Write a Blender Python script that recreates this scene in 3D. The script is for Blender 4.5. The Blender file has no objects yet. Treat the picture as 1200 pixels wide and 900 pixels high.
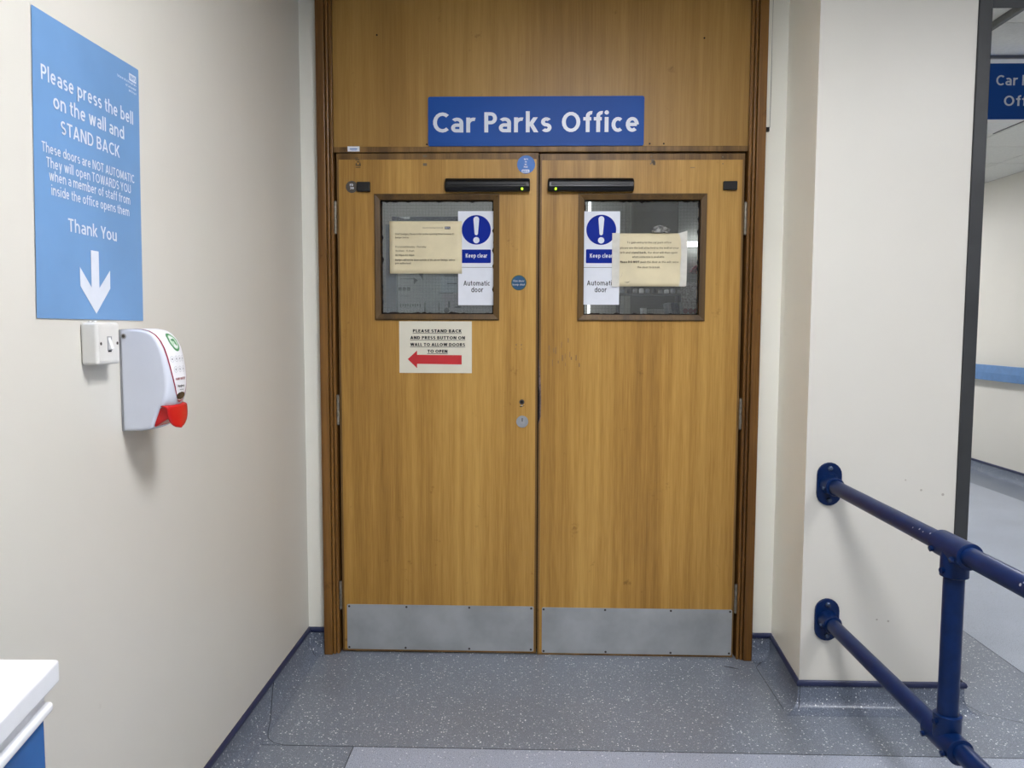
import bpy, bmesh, math, random
from mathutils import Vector, Matrix
random.seed(7)
C = bpy.context.scene.collection
SC = bpy.context.scene
PI = math.pi

# ------------------------------------------------------------------ camera
CAM_H = 1.35966
cam_d = bpy.data.cameras.new('camera'); cam = bpy.data.objects.new('camera', cam_d); C.objects.link(cam)
cam_d.sensor_fit = 'HORIZONTAL'; cam_d.sensor_width = 36.0; cam_d.lens = 900/1200*36.0
cam_d.clip_start = 0.02; cam_d.clip_end = 60
PIT, YAW, ROL = [math.radians(a) for a in (4.293, -1.555, 0.183)]
_f = Vector((math.sin(YAW)*math.cos(PIT), math.cos(YAW)*math.cos(PIT), -math.sin(PIT)))
_r0 = Vector((math.cos(YAW), -math.sin(YAW), 0)); _u0 = _r0.cross(_f)
_r = _r0*math.cos(ROL) + _u0*math.sin(ROL); _u = -_r0*math.sin(ROL) + _u0*math.cos(ROL)
mw = Matrix((( _r.x, _u.x, -_f.x, 0), (_r.y, _u.y, -_f.y, 0), (_r.z, _u.z, -_f.z, CAM_H), (0, 0, 0, 1)))
cam.matrix_world = mw
SC.camera = cam

# ------------------------------------------------------------------ world, exposure
w = bpy.data.worlds.new('world'); SC.world = w; w.use_nodes = True
w.node_tree.nodes['Background'].inputs[0].default_value = (0.9, 0.95, 1.0, 1)
w.node_tree.nodes['Background'].inputs[1].default_value = 0.05
SC.view_settings.view_transform = 'Standard'; SC.view_settings.look = 'None'
SC.view_settings.gamma = 1.0; SC.view_settings.exposure = 2.03
SC.view_settings.use_curve_mapping = False
# ceiling luminaires (x, y, strength); their diffusers are real lit panels built in light_panel()
CEIL = 2.72
PANELS = [(0.30, 1.15, 14.0), (0.3, -1.2, 3.0), (2.2, 1.0, 8.0), (2.2, -1.2, 6.0),
          (2.65, 4.7, 10.0), (2.65, 7.8, 12.0), (2.65, 10.2, 10.0)]
OFFICE_FILL = [(-0.4, 4.2, 3.0)]  # unseen lamp added to light the office interior

# ------------------------------------------------------------------ materials
def new_mat(name):
    m = bpy.data.materials.new(name); m.use_nodes = True
    nt = m.node_tree; b = nt.nodes['Principled BSDF']
    return m, nt, b
def s2l(c):
    return tuple(((v/255)/12.92 if v/255 <= .04045 else ((v/255+.055)/1.055)**2.4) for v in c) + (1.0,)
def node(nt, t, **k):
    n = nt.nodes.new(t)
    for a, v in k.items(): setattr(n, a, v)
    return n
def ramp(nt, stops):
    r = nt.nodes.new('ShaderNodeValToRGB'); e = r.color_ramp.elements
    while len(e) < len(stops): e.new(0.5)
    for i, (p, c) in enumerate(stops): e[i].position = p; e[i].color = c
    return r
def coords(nt, scale=(1, 1, 1), loc=(0, 0, 0), rot=(0, 0, 0)):
    g = node(nt, 'ShaderNodeNewGeometry'); mp = node(nt, 'ShaderNodeMapping')
    mp.inputs['Scale'].default_value = scale; mp.inputs['Location'].default_value = loc; mp.inputs['Rotation'].default_value = rot
    nt.links.new(g.outputs['Position'], mp.inputs['Vector']); return mp.outputs[0]
def noise(nt, vec, scale, detail=3, rough=.55):
    n = node(nt, 'ShaderNodeTexNoise'); n.inputs['Scale'].default_value = scale
    n.inputs['Detail'].default_value = detail; n.inputs['Roughness'].default_value = rough
    nt.links.new(vec, n.inputs['Vector']); return n.outputs[0]
def mixc(nt, fac, a, b, mode='MIX'):
    m = node(nt, 'ShaderNodeMix', data_type='RGBA', blend_type=mode)
    for s, v in ((m.inputs[0], fac), (m.inputs[6], a), (m.inputs[7], b)):
        if isinstance(v, (int, float)): s.default_value = v
        elif isinstance(v, tuple): s.default_value = v
        else: nt.links.new(v, s)
    return m.outputs[2]
def bump(nt, b, h, strength, dist=.001):
    n = node(nt, 'ShaderNodeBump'); n.inputs['Strength'].default_value = strength; n.inputs['Distance'].default_value = dist
    nt.links.new(h, n.inputs['Height']); nt.links.new(n.outputs[0], b.inputs['Normal'])
def math_n(nt, op, a, b_=None):
    n = node(nt, 'ShaderNodeMath', operation=op)
    for i, v in enumerate((a, b_)):
        if v is None: continue
        if isinstance(v, (int, float)): n.inputs[i].default_value = v
        else: nt.links.new(v, n.inputs[i])
    return n.outputs[0]

def plain(name, rgb, rough=.5, metal=0, var=.06, vs=25, bmp=0, coat=0, spec=.5):
    m, nt, b = new_mat(name)
    c = s2l(rgb); v = coords(nt)
    n = noise(nt, v, vs, 4)
    dark = tuple(x*(1-var*2) for x in c[:3]) + (1,); lite = tuple(min(1, x*(1+var)) for x in c[:3]) + (1,)
    r = ramp(nt, [(.3, dark), (.65, lite)]); nt.links.new(n, r.inputs[0])
    nt.links.new(r.outputs[0], b.inputs['Base Color'])
    b.inputs['Roughness'].default_value = rough; b.inputs['Metallic'].default_value = metal
    b.inputs['Coat Weight'].default_value = coat; b.inputs['Specular IOR Level'].default_value = spec
    if bmp: bump(nt, b, noise(nt, v, vs*12, 2), bmp)
    return m

def wood(name, lo, mid, hi, off=0.0, band=5.0, rough=.42, along='z', fine=1.0, ct=1.0):
    m, nt, b = new_mat(name)
    def sc(a, l): return (a, a, l) if along == 'z' else (l, a, a)
    v1 = coords(nt, sc(band, .22), (off, off*.7, off*.3)); n1 = noise(nt, v1, 1.0, 2, .5)
    v2 = coords(nt, sc(34, .9), (off*3, 0, off)); n2 = noise(nt, v2, 1.0, 3, .6)
    v3 = coords(nt, sc(210, 7), (off, 1, 2)); n3 = noise(nt, v3, 1.0, 2, .6)
    a = math_n(nt, 'MULTIPLY', n1, .46); c = math_n(nt, 'MULTIPLY', n2, .34*fine); d = math_n(nt, 'MULTIPLY', n3, .22*fine)
    s = math_n(nt, 'ADD', math_n(nt, 'ADD', a, c), d); s = math_n(nt, 'ADD', s, .26*(1-fine))
    r = ramp(nt, [(.51-.11/ct, s2l(lo)), (.51, s2l(mid)), (.51+.11/ct, s2l(hi))]); nt.links.new(s, r.inputs[0])
    # sparse dark flecks and old marks
    v4 = coords(nt, (1, 1, 1), (off, 3, 1)); n4 = noise(nt, v4, 9, 6, .7)
    rr = ramp(nt, [(.26, (.55, .5, .45, 1)), (.36, (1, 1, 1, 1))]); nt.links.new(n4, rr.inputs[0])
    nt.links.new(mixc(nt, 1.0, r.outputs[0], rr.outputs[0], 'MULTIPLY'), b.inputs['Base Color'])
    b.inputs['Roughness'].default_value = rough; b.inputs['Specular IOR Level'].default_value = .4
    bump(nt, b, n3, .12, .0006)
    return m

def vinyl(name, base, fleck=.9, amount=.86, rough=.28):
    m, nt, b = new_mat(name)
    v = coords(nt)
    n = noise(nt, v, 2.2, 4); c = s2l(base)
    r = ramp(nt, [(.3, tuple(x*.92 for x in c[:3])+(1,)), (.7, tuple(min(1, x*1.07) for x in c[:3])+(1,))]); nt.links.new(n, r.inputs[0])
    fn = noise(nt, v, 330, 2); fr = ramp(nt, [(.38, (.72, .73, .75, 1)), (.62, (1.28, 1.28, 1.28, 1))]); nt.links.new(fn, fr.inputs[0])
    col = mixc(nt, 1.0, r.outputs[0], fr.outputs[0], 'MULTIPLY')
    wv = node(nt, 'ShaderNodeVectorMath', operation='ADD')
    wn = node(nt, 'ShaderNodeTexNoise'); wn.inputs['Scale'].default_value = 130; nt.links.new(v, wn.inputs['Vector'])
    ws = node(nt, 'ShaderNodeVectorMath', operation='SCALE'); ws.inputs[3].default_value = .008
    nt.links.new(wn.outputs['Color'], ws.inputs[0]); nt.links.new(v, wv.inputs[0]); nt.links.new(ws.outputs[0], wv.inputs[1])
    for sc_, th, dist, colr, f in ((125, amount+.075, .33, s2l((235, 238, 240)), fleck), (200, .80, .40, s2l((182, 188, 195)), .75*fleck), (230, .88, .36, s2l((52, 56, 64)), .6)):
        vo = node(nt, 'ShaderNodeTexVoronoi'); vo.inputs['Scale'].default_value = sc_
        nt.links.new(wv.outputs[0], vo.inputs['Vector'])
        sep = node(nt, 'ShaderNodeSeparateColor'); nt.links.new(vo.outputs['Color'], sep.inputs[0])
        a = math_n(nt, 'GREATER_THAN', sep.outputs[0], th); d = math_n(nt, 'LESS_THAN', vo.outputs['Distance'], dist)
        fac = math_n(nt, 'MULTIPLY', math_n(nt, 'MULTIPLY', a, d), f)
        col = mixc(nt, fac, col, colr)
    nt.links.new(col, b.inputs['Base Color'])
    b.inputs['Roughness'].default_value = rough
    bump(nt, b, fn, .10, .0006)
    return m

def paint_wall(name, rgb, rough=.38):
    m, nt, b = new_mat(name); v = coords(nt)
    n = noise(nt, v, 1.6, 5); c = s2l(rgb)
    r = ramp(nt, [(.3, tuple(x*.95 for x in c[:3])+(1,)), (.7, c)]); nt.links.new(n, r.inputs[0])
    n2 = noise(nt, coords(nt, (1, 1, 1), (4, 2, 9)), 5.5, 8, .75); r2 = ramp(nt, [(.22, (.84, .83, .81, 1)), (.31, (1, 1, 1, 1))]); nt.links.new(n2, r2.inputs[0])
    nt.links.new(mixc(nt, 1.0, r.outputs[0], r2.outputs[0], 'MULTIPLY'), b.inputs['Base Color'])
    b.inputs['Roughness'].default_value = rough; b.inputs['Specular IOR Level'].default_value = .35
    bump(nt, b, noise(nt, v, 130, 3), .10, .001)
    return m

def emit(name, rgb, s):
    m, nt, b = new_mat(name); b.inputs['Base Color'].default_value = s2l(rgb)
    b.inputs['Emission Color'].default_value = s2l(rgb); b.inputs['Emission Strength'].default_value = s
    return m

def glass_mat(name, ior=1.5, tint=(.9, .93, .93, 1), veil=.06, rough=.02):
    m = bpy.data.materials.new(name); m.use_nodes = True; nt = m.node_tree; nt.nodes.clear()
    out = node(nt, 'ShaderNodeOutputMaterial'); fr = node(nt, 'ShaderNodeFresnel'); fr.inputs[0].default_value = ior
    tr = node(nt, 'ShaderNodeBsdfTransparent'); tr.inputs[0].default_value = tint
    gl = node(nt, 'ShaderNodeBsdfGlossy'); gl.inputs['Roughness'].default_value = rough
    df = node(nt, 'ShaderNodeBsdfDiffuse'); df.inputs[0].default_value = (.7, .72, .74, 1)  # diffuse veil imitates the lit hall's reflection along with slight dust
    m1 = node(nt, 'ShaderNodeMixShader'); m2 = node(nt, 'ShaderNodeMixShader')
    nt.links.new(fr.outputs[0], m1.inputs[0]); nt.links.new(tr.outputs[0], m1.inputs[1]); nt.links.new(gl.outputs[0], m1.inputs[2])
    n = noise(nt, coords(nt), 6, 4); r = ramp(nt, [(.3, (veil*.6,)*3+(1,)), (.7, (veil*1.4,)*3+(1,))]); nt.links.new(n, r.inputs[0])
    nt.links.new(r.outputs[0], m2.inputs[0]); nt.links.new(m1.outputs[0], m2.inputs[1]); nt.links.new(df.outputs[0], m2.inputs[2])
    nt.links.new(m2.outputs[0], out.inputs[0]); return m

M = {}
M['wall'] = paint_wall("magnolia wall paint", (215, 212, 202))
M['wall_cream'] = paint_wall('cream gloss paint', (246, 245, 234), .3)
M['wall_return'] = paint_wall('warm gloss paint', (250, 247, 232), .3)
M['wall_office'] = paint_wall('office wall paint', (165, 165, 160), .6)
M['wood_l'] = wood('oak veneer left leaf', (142, 103, 44), (172, 130, 61), (196, 154, 80), 3.7, ct=.85)
M['wood_r'] = wood('oak veneer right leaf', (142, 103, 44), (172, 130, 61), (196, 154, 80), 9.1, ct=.85)
M['wood_top'] = wood('oak veneer overpanel', (138, 102, 46), (160, 122, 60), (180, 142, 76), 15.3, 3.0, ct=.6)
M['wood_frame'] = wood('varnished hardwood frame', (82, 53, 22), (110, 74, 31), (136, 96, 46), 21.0, 14, .35)
M['wood_lip'] = wood('hardwood lipping', (92, 66, 32), (116, 86, 44), (138, 104, 56), 5.0, 14, .45)
M['wood_bead'] = wood('brown glazing bead', (70, 50, 22), (90, 66, 30), (106, 80, 38), 2.0, 10, .5)
M['gap'] = plain('shadowed joint', (26, 16, 10), .9)
M['vinyl'] = vinyl('grey speckled vinyl', (120, 127, 138), .95, .80)
M['vinyl_light'] = vinyl('pale blue speckled vinyl', (158, 165, 180), .75, .84)
M['vinyl_corr'] = vinyl('corridor pale vinyl', (160, 167, 178), .22, .9, .33)
M['vinyl_dark'] = vinyl('corridor border vinyl', (112, 120, 132), .3, .9, .33)
M['seam'] = plain('vinyl weld seam', (70, 74, 82), .6)
M['cove'] = vinyl('coved vinyl skirting', (104, 112, 126), .8, .82)
M['cap'] = plain('navy capping strip', (34, 42, 76), .4)
M['metal'] = plain('brushed steel', (172, 176, 178), .45, .30, .10, 6)
M['screw'] = plain('dull screw', (82, 78, 74), .5, .6)
M['hinge'] = plain('worn hinge steel', (140, 134, 122), .45, .7, .15, 60)
M['hole'] = plain('dark hole', (14, 12, 12), .9)
M['rail'] = plain('navy rail enamel', (0, 30, 76), .34, 0, .10, 30, spec=.3)
M['rail_nut'] = plain('rubbed rail screw', (70, 84, 110), .35, .5)
M['black'] = plain('gloss black plastic', (9, 9, 11), .3, spec=.4)
M['matt_black'] = plain('matt black plastic', (20, 20, 22), .6)
M['lens'] = plain('sensor lens strip', (22, 23, 25), .3)
M['white'] = plain('white plastic', (236, 236, 236), .32, 0, .02)
M['switch_w'] = plain('switch white', (222, 221, 216), .3, 0, .02)
M['disp'] = plain('white dispenser plastic', (212, 217, 228), .25, 0, .01, 10, spec=.4)
M['label_w'] = plain('white label print', (236, 237, 240), .3, 0, .02)
M['grey_pl'] = plain('grey plastic', (160, 162, 166), .4)
M['red'] = plain('red lever plastic', (196, 20, 24), .25, 0, .04, 10, spec=.4)
M['red_line'] = plain('crimson print', (150, 24, 52), .4)
M['green'] = plain('green print', (60, 140, 84), .4)
M['pale_green'] = plain('pale green print', (205, 228, 208), .4)
M['sign_blue'] = plain('sign blue', (12, 76, 158), .5, 0, .05, 3, spec=.3)
M['poster_blue'] = plain('poster pale blue', (112, 154, 200), .30, 0, .04, 4, spec=.4)
M['disc_blue'] = plain('disc blue', (42, 110, 190), .4)
M['navy_disc'] = plain('dark blue disc', (22, 78, 118), .5)
M['disc_rim'] = plain('disc green rim', (48, 84, 76), .5)
M['safety_blue'] = plain('safety blue print', (0, 36, 142), .5, 0, .02, spec=.15)
M['paper'] = plain('white paper', (226, 230, 238), .5, 0, .015)
M['paper_cream'] = plain('cream paper', (224, 212, 176), .65, 0, .03, 12)
M['paper_off'] = plain('off white laminated paper', (222, 218, 200), .35, 0, .02, 12)
M['tape'] = plain('masking tape', (212, 210, 200), .45, 0, .04, 40)
M['ink'] = plain('black ink', (22, 22, 24), .6, 0, .02)
M['ink_soft'] = plain('faded ink', (112, 100, 80), .7, 0, .1, 200)
M['ink_grey'] = plain('grey ink', (190, 192, 196), .6, 0, .05)
M['print_white'] = plain('white print', (220, 226, 236), .35, 0, .02)
M['arrow_red'] = plain('red arrow print', (196, 40, 46), .5, 0, .03)
M['disc_grey'] = plain('dark grey disc', (82, 76, 68), .5)
M['frame_dark'] = plain('charcoal steel frame', (50, 52, 54), .5, 0, .10, 8)
M['handrail'] = plain('blue vinyl handrail', (92, 130, 176), .4)
M['tile'] = plain('mineral ceiling tile', (226, 226, 218), .85, 0, .03, 60, .2)
M['grid'] = plain('grey ceiling grid', (120, 120, 118), .7)  # grey of the tile joints, channel and edge beads
M['ceil_white'] = plain('plaster ceiling', (226, 226, 222), .7, 0, .02)
M['counter'] = plain('white laminate', (228, 230, 234), .25, 0, .01)
M['band'] = plain('grey white band', (205, 207, 210), .35)
M['tub'] = plain('blue plastic panel', (36, 100, 170), .25, 0, .12, 5, spec=.4)
M['wire'] = plain('glazing wire', (84, 84, 82), .45, .5)
M['pane'] = glass_mat('wired glass')
M['film'] = glass_mat('clear plastic film', 1.7, (.93, .94, .94, 1), .10, .12)
M['sheet_a'] = plain('leaflet grey', (222, 222, 220), .8)
M['sheet_b'] = plain('leaflet pinkish', (226, 212, 216), .8)
M['sheet_c'] = plain('leaflet blue grey', (112, 120, 132), .8)
M['sheet_d'] = plain('leaflet dark shapes', (46, 52, 62), .8)
M['cabinet'] = plain('grey green locker', (104, 102, 86), .5)
M['pinkprint'] = plain('pink dotted print', (250, 225, 230), .7, 0, .30, 90)
M['maroon'] = plain('maroon plastic', (150, 24, 50), .4)
M['folder_navy'] = plain('navy folder', (40, 50, 80), .5)
M['folder_grey'] = plain('grey folder', (150, 155, 160), .5)
M['cardboard'] = plain('pale carton', (170, 170, 165), .7)
M['clutter'] = plain('bench grey', (92, 92, 86), .6)
M['led'] = emit('lime led', (150, 225, 25), 1.0)

# ------------------------------------------------------------------ helpers
class MB:
    def __init__(s): s.v = []; s.f = []
    def add(s, v, f):
        o = len(s.v); s.v += [Vector(p) for p in v]; s.f += [tuple(i+o for i in q) for q in f]; return s
    def box(s, x0, x1, y0, y1, z0, z1):
        v = [(x0,y0,z0),(x1,y0,z0),(x1,y1,z0),(x0,y1,z0),(x0,y0,z1),(x1,y0,z1),(x1,y1,z1),(x0,y1,z1)]
        return s.add(v, [(0,3,2,1),(4,5,6,7),(0,1,5,4),(1,2,6,5),(2,3,7,6),(3,0,4,7)])
    def prism(s, pts, vec):
        # closed polygon (3d points) extruded by vec
        n = len(pts); a = [Vector(p) for p in pts]; b = [p+Vector(vec) for p in a]
        return s.add(a+b, [tuple(range(n))[::-1], tuple(range(n, 2*n))] + [(i, (i+1) % n, n+(i+1) % n, n+i) for i in range(n)])
    def tube(s, pts, r, seg=20, caps=True):
        pts = [Vector(p) for p in pts]; rs = r if isinstance(r, (list, tuple)) else [r]*len(pts)
        rings = []
        t0 = (pts[1]-pts[0]).normalized(); up = Vector((0,0,1)) if abs(t0.z) < .9 else Vector((1,0,0))
        a = t0.cross(up).normalized()
        for i, p in enumerate(pts):
            t = (pts[min(i+1, len(pts)-1)]-pts[max(i-1, 0)]).normalized()
            a = (a - t*a.dot(t)).normalized(); b = t.cross(a)
            rings.append([p+(a*math.cos(2*PI*k/seg)+b*math.sin(2*PI*k/seg))*rs[i] for k in range(seg)])
        v = [q for rg in rings for q in rg]; f = []
        for i in range(len(pts)-1):
            for k in range(seg):
                k2 = (k+1) % seg; f.append((i*seg+k, i*seg+k2, (i+1)*seg+k2, (i+1)*seg+k))
        if caps: f += [tuple(range(seg))[::-1], tuple(range((len(pts)-1)*seg, len(pts)*seg))]
        return s.add(v, f)
    def disc(s, c, n, r, th, seg=32):
        c = Vector(c); n = Vector(n).normalized(); return s.tube([c, c+n*th], r, seg)
    def grid(s, P):
        # P: rows of points
        R, K = len(P), len(P[0]); v = [p for row in P for p in row]
        return s.add(v, [(i*K+j, i*K+j+1, (i+1)*K+j+1, (i+1)*K+j) for i in range(R-1) for j in range(K-1)])
    def hollow(s, x0, x1, z0, z1, hx0, hx1, hz0, hz1, y0, y1):
        o = [(x0,z0),(x1,z0),(x1,z1),(x0,z1)]; h = [(hx0,hz0),(hx1,hz0),(hx1,hz1),(hx0,hz1)]
        v = [(x,y0,z) for x,z in o]+[(x,y0,z) for x,z in h]+[(x,y1,z) for x,z in o]+[(x,y1,z) for x,z in h]
        f = []
        for i in range(4):
            j = (i+1) % 4
            f += [(i,j,4+j,4+i), (8+j,8+i,12+i,12+j), (j,i,8+i,8+j), (4+i,4+j,12+j,12+i)]
        return s.add(v, f)
def wpos(o):
    p = Vector((0,0,0))
    while o is not None: p += o.location; o = o.parent
    return p
def obj(name, mb, mat, parent=None, smooth=False, bevel=0, seg=2, origin=None, label=None):
    me = bpy.data.meshes.new(name)
    base = wpos(parent) if parent is not None else Vector(origin or (0,0,0))
    me.from_pydata([tuple(v-base) for v in mb.v], [], mb.f); me.update()
    bm = bmesh.new(); bm.from_mesh(me); bmesh.ops.recalc_face_normals(bm, faces=bm.faces)
    if smooth:
        for f in bm.faces: f.smooth = True
        for e in bm.edges:
            if len(e.link_faces) == 2 and e.calc_face_angle(0) > .7: e.smooth = False
    bm.to_mesh(me); bm.free()
    me.materials.append(M[mat] if isinstance(mat, str) else mat)
    o = bpy.data.objects.new(name, me); C.objects.link(o)
    if parent is not None: o.parent = parent
    else: o.location = base
    if bevel:
        bv = o.modifiers.new('bevel', 'BEVEL'); bv.width = bevel; bv.segments = seg; bv.limit_method = 'ANGLE'; bv.harden_normals = False
    if label: o['label'] = label
    return o
def tag(o, label, cat, group=None):
    o['label'] = label; o['category'] = cat
    if group: o['group'] = group
    return o
def thing(name, loc, label, cat, group=None):
    o = bpy.data.objects.new(name, None); C.objects.link(o); o.location = loc; o.empty_display_size = .05
    return tag(o, label, cat, group)
def structure(name, mb=None, mat=None, **k):
    if mb is None:
        o = bpy.data.objects.new(name, None); C.objects.link(o)
    else: o = obj(name, mb, mat, **k)
    o['kind'] = 'structure'; return o

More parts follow.
